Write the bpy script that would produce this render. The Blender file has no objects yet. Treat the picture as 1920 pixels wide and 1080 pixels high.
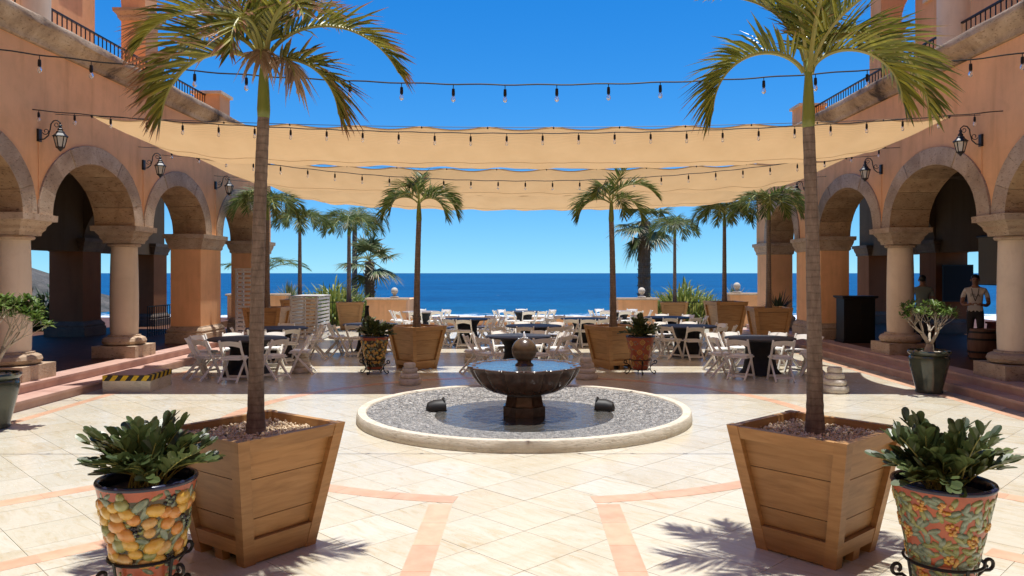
import bpy, bmesh, math, random
from mathutils import Vector, Matrix, Euler
R = math.radians
PI = math.pi
random.seed(7)
scene = bpy.context.scene
COL = scene.collection
# ------------------------------------------------------------------ camera
F = 1466.0; CX = 983.0; CY = 512.0; H = 2.1      # focal length and principal point in pixels of the 1920 px photograph
cam = bpy.data.cameras.new('camera'); camo = bpy.data.objects.new('camera', cam); COL.objects.link(camo)
camo.location = (0, 0, H); camo.rotation_euler = (R(90), 0, 0)
cam.sensor_width = 36; cam.lens = F / 1920 * 36
cam.shift_x = (960 - CX) / 1920; cam.shift_y = (CY - 540) / 1920
cam.clip_start = .1; cam.clip_end = 90000
scene.camera = camo
# ------------------------------------------------------------------ sky, sun, exposure
SUN = Vector((.085, .05, 1)).normalized()
w = bpy.data.worlds.new('World'); scene.world = w; w.use_nodes = True
nt = w.node_tree; bg = nt.nodes['Background']
sky = nt.nodes.new('ShaderNodeTexSky'); sky.sky_type = 'NISHITA'; sky.sun_disc = False
sky.sun_elevation = math.asin(SUN.z); sky.sun_rotation = math.atan2(SUN.x, SUN.y)
sky.altitude = 0; sky.air_density = 1.0; sky.dust_density = .25; sky.ozone_density = 4.0
tc = nt.nodes.new('ShaderNodeTexCoord'); mp = nt.nodes.new('ShaderNodeVectorMath'); mp.operation = 'MULTIPLY_ADD'
mp.inputs[1].default_value = (1, 1, .85); mp.inputs[2].default_value = (0, 0, .06)          # the pale band of Nishita's horizon is lowered out of view: clear sea air
nt.links.new(tc.outputs['Generated'], mp.inputs[0]); nt.links.new(mp.outputs[0], sky.inputs['Vector'])
hs = nt.nodes.new('ShaderNodeHueSaturation'); hs.inputs['Saturation'].default_value = 1.42
tint = nt.nodes.new('ShaderNodeMix'); tint.data_type = 'RGBA'; tint.blend_type = 'MULTIPLY'; tint.inputs[0].default_value = 1; tint.inputs[7].default_value = (.8, 1.12, 1.3, 1)
nt.links.new(sky.outputs[0], hs.inputs['Color']); nt.links.new(hs.outputs[0], tint.inputs[6]); nt.links.new(tint.outputs[2], bg.inputs['Color'])
bg.inputs['Strength'].default_value = .1
sl = bpy.data.lights.new('sun', 'SUN'); sl.energy = 5.0; sl.angle = R(.53); sl.color = (1, .965, .91)
so = bpy.data.objects.new('sun', sl); COL.objects.link(so)
so.rotation_euler = SUN.to_track_quat('Z', 'Y').to_euler(); so.location = (3, 2, 30)
vs = scene.view_settings; vs.view_transform = 'Standard'; vs.look = 'None'; vs.gamma = 1; vs.use_curve_mapping = False
vs.exposure = 0.32
scene.render.engine = 'CYCLES'
scene.cycles.max_bounces = 8; scene.cycles.transparent_max_bounces = 8

# ------------------------------------------------------------------ materials
def N(t, k, **kw):
    n = t.nodes.new(k)
    for a, b in kw.items(): setattr(n, a, b)
    return n
def c4(c): return (c[0], c[1], c[2], 1)
def base(name):
    m = bpy.data.materials.new(name); m.use_nodes = True
    t = m.node_tree; return m, t, t.nodes['Principled BSDF'], t.nodes['Material Output']
def ramp(t, stops, src):
    r = N(t, 'ShaderNodeValToRGB'); e = r.color_ramp.elements
    e[0].position, e[0].color = stops[0][0], c4(stops[0][1])
    e[1].position, e[1].color = stops[1][0], c4(stops[1][1])
    for p, c in stops[2:]:
        x = e.new(p); x.color = c4(c)
    t.links.new(src, r.inputs[0]); return r.outputs[0]
def mixc(t, fac, a, b, mode='MIX'):
    n = N(t, 'ShaderNodeMix', data_type='RGBA', blend_type=mode)
    for sock, v in ((n.inputs[0], fac), (n.inputs[6], a), (n.inputs[7], b)):
        if hasattr(v, 'is_linked'): t.links.new(v, sock)
        elif isinstance(v, (int, float)): sock.default_value = v
        else: sock.default_value = c4(v)
    return n.outputs[2]
def mth(t, op, a, b=0.0, c=0.0):
    n = N(t, 'ShaderNodeMath', operation=op)
    for i, v in enumerate((a, b, c)):
        if hasattr(v, 'is_linked'): t.links.new(v, n.inputs[i])
        else: n.inputs[i].default_value = v
    return n.outputs[0]
def coords(t, kind, scale=(1, 1, 1), rot=(0, 0, 0)):
    if kind == 'World':
        g = N(t, 'ShaderNodeNewGeometry'); s = g.outputs['Position']
    else:
        g = N(t, 'ShaderNodeTexCoord'); s = g.outputs['Object']
    mp = N(t, 'ShaderNodeMapping'); mp.inputs['Scale'].default_value = scale; mp.inputs['Rotation'].default_value = rot
    t.links.new(s, mp.inputs['Vector']); return mp.outputs[0]
def noise(t, vec, scale, detail=5, rough=.55, dist=0):
    n = N(t, 'ShaderNodeTexNoise'); n.inputs['Scale'].default_value = scale; n.inputs['Detail'].default_value = detail
    n.inputs['Roughness'].default_value = rough; n.inputs['Distortion'].default_value = dist
    t.links.new(vec, n.inputs['Vector']); return n.outputs['Fac']
def bump(t, b, h, strength, dist):
    n = N(t, 'ShaderNodeBump'); n.inputs['Strength'].default_value = strength; n.inputs['Distance'].default_value = dist
    t.links.new(h, n.inputs['Height']); t.links.new(n.outputs[0], b.inputs['Normal'])
def pm(name, stops, scale=4, rough=.7, bmp=0, bscale=30, bdist=.01, metal=0, kind='Object', stretch=(1, 1, 1), rand=0.0, transl=0.0, spec=.5, detail=6, coat=0, dist=0):
    m, t, b, out = base(name)
    v = coords(t, kind, stretch)
    if len(stops[0]) == 3: stops = [(.3, stops[0]), (.7, stops[1])]
    col = ramp(t, stops, noise(t, v, scale, detail, .6, dist))
    if rand:
        oi = N(t, 'ShaderNodeObjectInfo')
        mr = N(t, 'ShaderNodeMapRange'); mr.inputs['To Min'].default_value = 1 - rand; mr.inputs['To Max'].default_value = 1 + rand
        t.links.new(oi.outputs['Random'], mr.inputs['Value'])
        h = N(t, 'ShaderNodeHueSaturation'); t.links.new(col, h.inputs['Color']); t.links.new(mr.outputs[0], h.inputs['Value'])
        col = h.outputs[0]
    t.links.new(col, b.inputs['Base Color'])
    b.inputs['Roughness'].default_value = rough; b.inputs['Metallic'].default_value = metal
    b.inputs['Specular IOR Level'].default_value = spec; b.inputs['Coat Weight'].default_value = coat
    if bmp: bump(t, b, noise(t, v, bscale, 6, .65), bmp, bdist)
    if transl:
        tr = N(t, 'ShaderNodeBsdfTranslucent'); t.links.new(col, tr.inputs['Color'])
        ms = N(t, 'ShaderNodeMixShader'); ms.inputs[0].default_value = transl
        t.links.new(b.outputs[0], ms.inputs[1]); t.links.new(tr.outputs[0], ms.inputs[2]); t.links.new(ms.outputs[0], out.inputs['Surface'])
    return m
def leafmat(name, g1, g2, tip, tipstart=.75, transl=.25, rough=.45, spec=.4, rnd=.35):
    # colour attribute: R = distance along the leaflet, G = random number per leaflet
    m, t, b, out = base(name)
    at_ = N(t, 'ShaderNodeAttribute'); at_.attribute_name = 'leaf'
    sp = N(t, 'ShaderNodeSeparateColor'); t.links.new(at_.outputs['Color'], sp.inputs[0])
    col = mixc(t, sp.outputs[1], g1, g2)
    k = mth(t, 'ADD', sp.outputs[0], mth(t, 'MULTIPLY', mth(t, 'SUBTRACT', sp.outputs[1], .5), rnd))
    mr = N(t, 'ShaderNodeMapRange'); mr.inputs['From Min'].default_value = tipstart; mr.inputs['From Max'].default_value = tipstart + .2
    t.links.new(k, mr.inputs['Value'])
    col = mixc(t, mr.outputs[0], col, tip)
    t.links.new(col, b.inputs['Base Color']); b.inputs['Roughness'].default_value = rough; b.inputs['Specular IOR Level'].default_value = spec
    tr = N(t, 'ShaderNodeBsdfTranslucent'); t.links.new(col, tr.inputs['Color'])
    ms = N(t, 'ShaderNodeMixShader'); ms.inputs[0].default_value = transl
    t.links.new(b.outputs[0], ms.inputs[1]); t.links.new(tr.outputs[0], ms.inputs[2]); t.links.new(ms.outputs[0], out.inputs['Surface'])
    return m
def plain(name, c, rough=.6, metal=0, spec=.5, transl=0):
    m, t, b, out = base(name)
    b.inputs['Base Color'].default_value = c4(c); b.inputs['Roughness'].default_value = rough; b.inputs['Metallic'].default_value = metal
    b.inputs['Specular IOR Level'].default_value = spec
    return m

def tilemat():
    m, t, b, out = base('travertine_tiles')
    v = coords(t, 'World', (1, 1, 1), (0, 0, R(45)))
    sc = N(t, 'ShaderNodeVectorMath', operation='SCALE'); sc.inputs['Scale'].default_value = 1 / .6; t.links.new(v, sc.inputs[0])
    ad = N(t, 'ShaderNodeVectorMath', operation='ADD'); ad.inputs[1].default_value = (.5, .5, 40); t.links.new(sc.outputs[0], ad.inputs[0])
    fl = N(t, 'ShaderNodeVectorMath', operation='FLOOR'); t.links.new(ad.outputs[0], fl.inputs[0])
    mz = N(t, 'ShaderNodeVectorMath', operation='MULTIPLY'); mz.inputs[1].default_value = (1, 1, 0); t.links.new(fl.outputs[0], mz.inputs[0])
    wn = N(t, 'ShaderNodeTexWhiteNoise'); t.links.new(mz.outputs[0], wn.inputs['Vector'])
    tone = ramp(t, [(0, (.56, .51, .40)), (.25, (.585, .55, .455)), (.5, (.61, .585, .505)), (.75, (.575, .54, .44)), (1, (.57, .545, .465))], wn.outputs['Value'])
    # veins: stretched noise, shifted per tile
    off = N(t, 'ShaderNodeVectorMath', operation='MULTIPLY'); off.inputs[1].default_value = (7.3, 3.1, 0); t.links.new(mz.outputs[0], off.inputs[0])
    a2 = N(t, 'ShaderNodeVectorMath', operation='ADD'); t.links.new(v, a2.inputs[0]); t.links.new(off.outputs[0], a2.inputs[1])
    st = N(t, 'ShaderNodeMapping'); st.inputs['Scale'].default_value = (1.3, 6, 1); t.links.new(a2.outputs[0], st.inputs['Vector'])
    n1 = noise(t, st.outputs[0], 1.6, 8, .65, 1.2)
    col = mixc(t, 1, tone, ramp(t, [(.28, (.88, .77, .60)), (.42, (.98, .95, .89)), (.55, (1.04, 1.04, 1.03)), (.75, (.90, .84, .74))], n1), 'MULTIPLY')
    n2 = noise(t, v, 16, 6, .7)
    col = mixc(t, .35, col, ramp(t, [(.33, (.66, .56, .44)), (.45, (1, 1, 1))], n2), 'MULTIPLY')
    n3 = noise(t, v, .8, 7, .65, .8)
    col = mixc(t, .8, col, ramp(t, [(.32, (.86, .80, .70)), (.5, (1, 1, 1)), (.68, (.93, .92, .90))], n3), 'MULTIPLY')
    t.links.new(col, b.inputs['Base Color'])
    t.links.new(ramp(t, [(.3, (.30,) * 3), (.7, (.15,) * 3)], n2), b.inputs['Roughness'])
    b.inputs['Specular IOR Level'].default_value = .5
    return m
def seamat():
    m, t, b, out = base('sea_water')
    v = coords(t, 'World')
    n0 = noise(t, coords(t, 'World', (.004, .012, 1)), 1, 4)
    col = ramp(t, [(.3, (.0, .048, .14)), (.7, (.001, .078, .20))], n0)
    chop = noise(t, coords(t, 'World', (.05, .16, 1)), 1, 10, .78)
    fine = noise(t, coords(t, 'World', (.35, .6, 1)), 1, 4, .6); col = mixc(t, .7, col, ramp(t, [(.36, (.45, .5, .58)), (.62, (1.5, 1.42, 1.34))], fine), 'MULTIPLY')
    col = mixc(t, .75, col, ramp(t, [(.38, (.35, .4, .5)), (.6, (1.55, 1.45, 1.35))], chop), 'MULTIPLY')
    # shallow water and foam of the breaking waves near the beach
    sx = N(t, 'ShaderNodeSeparateXYZ'); t.links.new(v, sx.inputs[0])
    wob = mth(t, 'MULTIPLY', mth(t, 'SUBTRACT', noise(t, coords(t, 'World', (.02, .02, 1)), 1, 4), .5), 45)
    yy = mth(t, 'ADD', sx.outputs[1], wob)
    mr = N(t, 'ShaderNodeMapRange'); mr.inputs['From Min'].default_value = 400; mr.inputs['From Max'].default_value = 215
    t.links.new(yy, mr.inputs['Value'])
    col = mixc(t, mth(t, 'MULTIPLY', mr.outputs[0], .35), col, (.015, .20, .32))
    fo = N(t, 'ShaderNodeMapRange'); fo.inputs['From Min'].default_value = 285; fo.inputs['From Max'].default_value = 235
    t.links.new(yy, fo.inputs['Value'])
    fn = noise(t, coords(t, 'World', (.05, .16, 1)), 1, 8, .75)
    fm = mth(t, 'GREATER_THAN', mth(t, 'ADD', fn, mth(t, 'MULTIPLY', fo.outputs[0], .5)), .74)
    wc = mth(t, 'GREATER_THAN', noise(t, coords(t, 'World', (.035, .2, 1)), 1, 3, .5), .765)
    col = mixc(t, mth(t, 'MAXIMUM', fm, wc), col, (.8, .85, .87))
    t.links.new(col, b.inputs['Base Color']); b.inputs['Roughness'].default_value = .45; b.inputs['Specular IOR Level'].default_value = .12
    bump(t, b, chop, .6, 1.5)
    return m
def sailmat():
    m, t, b, out = base('shade_cloth')
    v = coords(t, 'World')
    n = noise(t, coords(t, 'World', (1.6, 1.2, 1.2)), 1.5, 6, .5)
    wv = N(t, 'ShaderNodeTexWave', wave_type='BANDS', bands_direction='Y'); wv.inputs['Scale'].default_value = 9; wv.inputs['Distortion'].default_value = .6
    t.links.new(v, wv.inputs['Vector'])
    col = ramp(t, [(.3, (.63, .41, .20)), (.7, (.68, .45, .225))], n)
    col = mixc(t, .12, col, wv.outputs['Color'], 'MULTIPLY')
    b.inputs['Roughness'].default_value = .9; b.inputs['Specular IOR Level'].default_value = .1
    t.links.new(col, b.inputs['Base Color'])
    tr = N(t, 'ShaderNodeBsdfTranslucent'); t.links.new(col, tr.inputs['Color'])
    ms = N(t, 'ShaderNodeMixShader'); ms.inputs[0].default_value = .45
    bump(t, b, n, .3, .03)
    t.links.new(b.outputs[0], ms.inputs[1]); t.links.new(tr.outputs[0], ms.inputs[2]); t.links.new(ms.outputs[0], out.inputs['Surface'])
    return m
def pebblemat():
    m, t, b, out = base('pebble_mosaic')
    v = coords(t, 'Object')
    vo = N(t, 'ShaderNodeTexVoronoi'); vo.inputs['Scale'].default_value = 34; t.links.new(v, vo.inputs['Vector'])
    v2 = N(t, 'ShaderNodeTexVoronoi', feature='DISTANCE_TO_EDGE'); v2.inputs['Scale'].default_value = 34; t.links.new(v, v2.inputs['Vector'])
    sp = N(t, 'ShaderNodeSeparateColor'); t.links.new(vo.outputs['Color'], sp.inputs[0])
    pc = ramp(t, [(0, (.06, .06, .06)), (.4, (.15, .15, .15)), (.75, (.38, .37, .35)), (1, (.56, .54, .50))], sp.outputs[0])
    e = ramp(t, [(.02, (1, 1, 1)), (.09, (0, 0, 0))], v2.outputs['Distance'])
    col = mixc(t, e, pc, (.58, .56, .51))
    t.links.new(col, b.inputs['Base Color']); b.inputs['Roughness'].default_value = .5
    bump(t, b, v2.outputs['Distance'], 1, .06)
    return m
def stripemat():
    m, t, b, out = base('hazard_tape')
    v = coords(t, 'Object', (1, 1, 1))
    sx = N(t, 'ShaderNodeSeparateXYZ'); t.links.new(v, sx.inputs[0])
    d = mth(t, 'ADD', mth(t, 'ADD', sx.outputs[0], sx.outputs[1]), mth(t, 'MULTIPLY', sx.outputs[2], -.75))
    k = mth(t, 'GREATER_THAN', mth(t, 'FRACT', mth(t, 'MULTIPLY', d, 5.4)), .5)
    wear = ramp(t, [(.35, (.55, .5, .4)), (.5, (1, 1, 1))], noise(t, v, 12))
    col = mixc(t, .6, mixc(t, k, (.012, .012, .013), (.62, .42, .015)), wear, 'MULTIPLY')
    t.links.new(col, b.inputs['Base Color']); b.inputs['Roughness'].default_value = .5
    return m
def trunkmat(name, a, b_, ring):
    m, t, b, out = base(name)
    v = coords(t, 'Object')
    n = noise(t, coords(t, 'Object', (4, 4, 1)), 5, 6, .7)
    col = ramp(t, [(.3, a), (.7, b_)], n)
    wv = N(t, 'ShaderNodeTexWave', wave_type='BANDS', bands_direction='Z', wave_profile='SAW'); wv.inputs['Scale'].default_value = ring
    wv.inputs['Distortion'].default_value = 2.2; wv.inputs['Detail'].default_value = 4; wv.inputs['Detail Scale'].default_value = 2
    t.links.new(v, wv.inputs['Vector'])
    col = mixc(t, .65, col, ramp(t, [(0, (.45, .42, .4)), (.25, (1, 1, 1))], wv.outputs['Fac']), 'MULTIPLY')
    col = mixc(t, .5, col, ramp(t, [(.5, (1, 1, 1)), (.66, (1.5, 1.5, 1.5))], noise(t, v, 22, 3)), 'MULTIPLY')
    t.links.new(col, b.inputs['Base Color']); b.inputs['Roughness'].default_value = .85
    bump(t, b, wv.outputs['Fac'], .6, .012)
    return m
def stonemat(name, stops, pit=.5, sc=2.2, rough=.85):
    m, t, b, out = base(name)
    v = coords(t, 'World'); 
    n = noise(t, v, sc, 8, .65, .5)
    col = ramp(t, stops, n)
    n2 = noise(t, coords(t, 'World', (1, 1, 3)), 14, 5, .7)
    pits = ramp(t, [(.36, (.22, .17, .12)), (.43, (1, 1, 1))], n2)
    col = mixc(t, pit, col, pits, 'MULTIPLY')
    oi = N(t, 'ShaderNodeObjectInfo'); h = N(t, 'ShaderNodeHueSaturation')
    mr = N(t, 'ShaderNodeMapRange'); mr.inputs['To Min'].default_value = .84; mr.inputs['To Max'].default_value = 1.12
    t.links.new(oi.outputs['Random'], mr.inputs['Value']); t.links.new(mr.outputs[0], h.inputs['Value']); t.links.new(col, h.inputs['Color']); col = h.outputs[0]
    t.links.new(col, b.inputs['Base Color']); b.inputs['Roughness'].default_value = rough
    bump(t, b, n2, .7, .02)
    return m
def plastermat(name, c, var=.12):
    m, t, b, out = base(name)
    v = coords(t, 'World')
    n = noise(t, v, .9, 6, .6)
    lo = tuple(x * (1 - var) for x in c); hi = tuple(x * (1 + var * .6) for x in c)
    col = ramp(t, [(.3, lo), (.7, hi)], n)
    stn = noise(t, coords(t, 'World', (2.2, 2.2, .25)), 1.5, 5, .6)
    col = mixc(t, .45, col, ramp(t, [(.32, (.74, .68, .62)), (.48, (1, 1, 1)), (.7, (1.06, 1.05, 1.04))], stn), 'MULTIPLY')
    blot = noise(t, v, 2.6, 7, .7, .6); col = mixc(t, .3, col, ramp(t, [(.36, (.80, .77, .74)), (.5, (1, 1, 1))], blot), 'MULTIPLY')
    t.links.new(col, b.inputs['Base Color']); b.inputs['Roughness'].default_value = .9; b.inputs['Specular IOR Level'].default_value = .2
    bump(t, b, noise(t, v, 45, 5, .7), .25, .008)
    return m
def bulbglass():
    m, t, b, out = base('clear_bulb_glass')
    b.inputs['Base Color'].default_value = (.95, .95, .93, 1); b.inputs['Roughness'].default_value = .05
    b.inputs['Transmission Weight'].default_value = .85; b.inputs['IOR'].default_value = 1.2
    return m
def watermat(name, c, rough=.03, bs=9, bd=.02):
    m, t, b, out = base(name)
    b.inputs['Base Color'].default_value = c4(c); b.inputs['Roughness'].default_value = rough
    b.inputs['Specular IOR Level'].default_value = .7
    bump(t, b, noise(t, coords(t, 'Object'), bs, 4), .5, bd)
    return m

MT = {}
MT['tile'] = tilemat(); MT['sea'] = seamat(); MT['sail'] = sailmat(); MT['pebble'] = pebblemat(); MT['tape'] = stripemat()
MT['grout'] = pm('grout', [(.32, .28, .22), (.42, .37, .30)], 5, .8, kind='World')
MT['pink'] = pm('pink_stone', [(.3, (.58, .33, .21)), (.7, (.68, .44, .30))], 6, .3, kind='World', rand=.1)
MT['step'] = pm('step_stone', [(.3, (.42, .25, .20)), (.7, (.56, .37, .30))], 3, .5, .2, kind='World')
MT['gfloor'] = pm('gallery_tiles', [(.3, (.085, .038, .02)), (.7, (.13, .06, .035))], 3, .6, kind='World', spec=.15)  # dark tile, its colour deepened further for the gallery's shade
MT['orange'] = plastermat('orange_plaster', (.87, .475, .235)); MT['cream'] = plastermat('cream_plaster', (.76, .63, .48))
MT['innerwall'] = plastermat('shaded_tan_plaster', (.13, .09, .055)); MT['innerorange'] = plastermat('shaded_orange_plaster', (.25, .105, .045)); MT['ceil'] = plastermat('shaded_ceiling', (.05, .034, .022))  # gallery shade put into these plasters, darker than their own colour
MT['cantera'] = stonemat('cantera_stone', [(.25, (.30, .205, .13)), (.5, (.46, .34, .235)), (.75, (.57, .45, .33))], .7)
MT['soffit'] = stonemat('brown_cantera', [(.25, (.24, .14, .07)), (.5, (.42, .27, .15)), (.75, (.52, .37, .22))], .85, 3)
MT['cornice'] = stonemat('weathered_cornice', [(.36, (.06, .042, .03)), (.44, (.28, .20, .13)), (.58, (.46, .35, .24)), (.72, (.60, .50, .38))], .7, 1.0)
MT['shadestone'] = stonemat('shaded_cantera', [(.3, (.10, .07, .05)), (.7, (.19, .14, .10))])  # cantera copy for the inner piers, gallery shade put into its colour
MT['iron'] = plain('black_iron', (.012, .012, .013), .45, .3)
MT['lglass'] = pm('frosted_glass', [(.45, .43, .38), (.6, .58, .52)], 6, .25)
MT['wood'] = pm('stained_cedar', [(.25, (.27, .135, .042)), (.5, (.375, .20, .070)), (.75, (.45, .255, .10))], 2.5, .5, .25, 30, .004, stretch=(1, 1, 9), rand=.13, dist=.6)
MT['gravelm'] = pm('gravel', [(.3, (.42, .29, .17)), (.7, (.88, .72, .50))], 30, .9, rand=0)
MT['soil'] = pm('soil', [(.03, .02, .014), (.09, .065, .045)], 25, .95, .6, 40)
MT['trunk'] = trunkmat('palm_trunk', (.115, .085, .07), (.26, .205, .17), 5.5)
MT['fartrunk'] = trunkmat('fan_palm_trunk', (.10, .07, .05), (.22, .16, .11), 3)
MT['shaft'] = pm('crownshaft', [(.3, (.13, .17, .03)), (.7, (.24, .27, .06))], 3, .45, stretch=(3, 3, .6))
MT['frond'] = leafmat('palm_leaflets', (.045, .070, .010), (.34, .34, .05), (.32, .17, .08), .80, .2, .34, .55)
MT['frondr'] = leafmat('dry_palm_leaflets', (.05, .072, .011), (.35, .33, .055), (.31, .16, .09), .58, .2, .34, .55)
MT['frondf'] = leafmat('far_palm_leaflets', (.035, .075, .018), (.19, .24, .055), (.32, .24, .13), .86)
MT['fanleaf'] = leafmat('fan_palm_leaf', (.09, .13, .05), (.21, .25, .11), (.52, .42, .27), .72)
MT['rachis'] = pm('leaf_stalk', [(.24, .25, .06), (.36, .34, .12)], 4, .5)
MT['dead'] = leafmat('dead_leaf', (.30, .20, .12), (.46, .36, .24), (.5, .4, .28), .6)
MT['zamia'] = leafmat('cardboard_palm_leaf', (.022, .040, .013), (.11, .145, .05), (.2, .2, .09), 1.35, .12, .36, .5)
MT['adenium'] = leafmat('adenium_leaf', (.06, .12, .02), (.17, .25, .05), (.2, .28, .06), 1.5, .25)
MT['bark'] = pm('pale_bark', [(.34, .28, .21), (.52, .46, .38)], 8, .8, .3)
MT['variegated'] = leafmat('variegated_strap_leaf', (.10, .17, .03), (.42, .42, .12), (.5, .45, .2), 1.1, .25)
MT['darkleaf'] = leafmat('dark_shrub_leaf', (.012, .025, .008), (.04, .065, .02), (.07, .07, .03), 1.2, .15)
MT['white'] = pm('white_resin', [(.78, .77, .73), (.84, .83, .80)], 5, .4, rand=.04)
MT['pad'] = plain('white_vinyl_pad', (.78, .77, .74), .4)
MT['whitewood'] = pm('white_painted_wood', [(.58, .54, .48), (.70, .67, .61)], 4, .6, stretch=(1, 1, 5))
MT['black'] = pm('black_cloth', [(.010, .011, .014), (.018, .019, .024)], 12, .8, .15, 60, .004)
MT['clothtop'] = pm('black_cloth_top', [(.016, .018, .025), (.026, .029, .038)], 5, .6)
MT['tabwood'] = pm('grey_brown_wood_top', [(.20, .15, .11), (.33, .26, .2)], 3, .5, stretch=(1, 8, 1))
MT['wstone'] = stonemat('pale_stone', [(.3, (.50, .43, .34)), (.5, (.62, .56, .47)), (.7, (.68, .63, .55))], .45, 5)
MT['rim'] = stonemat('basin_rim_stone', [(.3, (.50, .44, .34)), (.5, (.60, .545, .44)), (.7, (.66, .60, .50))], .35, 4)
MT['basin'] = pm('polished_brown_stone', [(.3, (.042, .024, .017)), (.55, (.075, .045, .033)), (.8, (.12, .08, .06))], 7, .16, .1, 30, .004, dist=1)
MT['ball'] = pm('brown_stone_ball', [(.065, .04, .022), (.115, .075, .043)], 9, .25, .1, 40)
MT['pool'] = watermat('pool_water', (.06, .057, .05), .1, 7, .06); MT['bowlw'] = watermat('bowl_water', (.06, .055, .05), .05, 14, .015)
MT['spray'] = plain('white_water', (.85, .88, .9), .2)
MT['rubber'] = plain('black_plastic', (.012, .011, .010), .5, spec=.3)
MT['terra'] = pm('terracotta', [(.33, .065, .025), (.43, .11, .045)], 6, .4, coat=.3)
MT['bluerim'] = plain('dark_blue_glaze', (.02, .025, .06), .2)
MT['yel'] = pm('glaze_yellow', [(.58, .33, .045), (.66, .47, .12)], 18, .3, coat=.4)
MT['org'] = pm('glaze_orange', [(.55, .21, .04), (.62, .34, .10)], 18, .3, coat=.4)
MT['grn'] = pm('glaze_green', [(.16, .20, .06), (.36, .38, .16)], 18, .3, coat=.4)
MT['teal'] = pm('glaze_teal', [(.09, .15, .11), (.30, .37, .27)], 18, .3, coat=.4)
MT['cream_g'] = pm('glaze_cream', [(.50, .28, .08), (.62, .44, .18)], 18, .3, coat=.4)
MT['darkband'] = pm('glaze_dark_green', [(.035, .03, .015), (.09, .07, .035)], 14, .3)  # dark brownish green ground between the painted fruits
MT['grape'] = plain('glaze_grape', (.035, .04, .055), .25)
MT['gpot'] = pm('dark_green_glaze', [(.3, (.018, .026, .020)), (.7, (.06, .07, .045))], 3, .22, .1, 8, coat=.4)
MT['skin'] = pm('skin', [(.22, .11, .07), (.28, .15, .10)], 4, .55)
MT['hair'] = plain('dark_hair', (.012, .009, .007), .5)
MT['teeW'] = plain('white_cotton', (.62, .59, .56), .85); MT['teeG'] = plain('grey_green_cotton', (.20, .24, .22), .85)
MT['pants'] = plain('dark_trousers', (.03, .03, .035), .85); MT['shoe'] = plain('dark_shoe', (.02, .02, .02), .6)
MT['barrel'] = pm('barrel_oak', [(.10, .045, .025), (.17, .085, .045)], 3, .6, stretch=(6, 6, 1))
MT['card'] = plain('white_card', (.55, .56, .56), .6); MT['print'] = plain('dark_print', (.05, .07, .09), .6)
MT['screen'] = plain('black_screen', (.006, .006, .007), .55, spec=.2)
MT['blind'] = plain('beige_blind', (.30, .27, .21), .85)
MT['redcloth'] = plain('dark_red_cloth', (.11, .018, .012), .9)
MT['bulb'] = bulbglass(); MT['hem'] = pm('sail_hem', [(.40, .25, .11), (.48, .31, .15)], 6, .9)
MT['sand'] = pm('beach_sand', [(.55, .46, .34), (.66, .57, .44)], .05, .9, kind='World')
MT['garden'] = pm('garden_ground', [(.06, .07, .03), (.16, .13, .08)], .6, .95, kind='World')
MT['hill'] = pm('dry_hillside', [(.05, .05, .04), (.15, .13, .11)], .12, .95, 1, .3, 3, kind='World')

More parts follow.
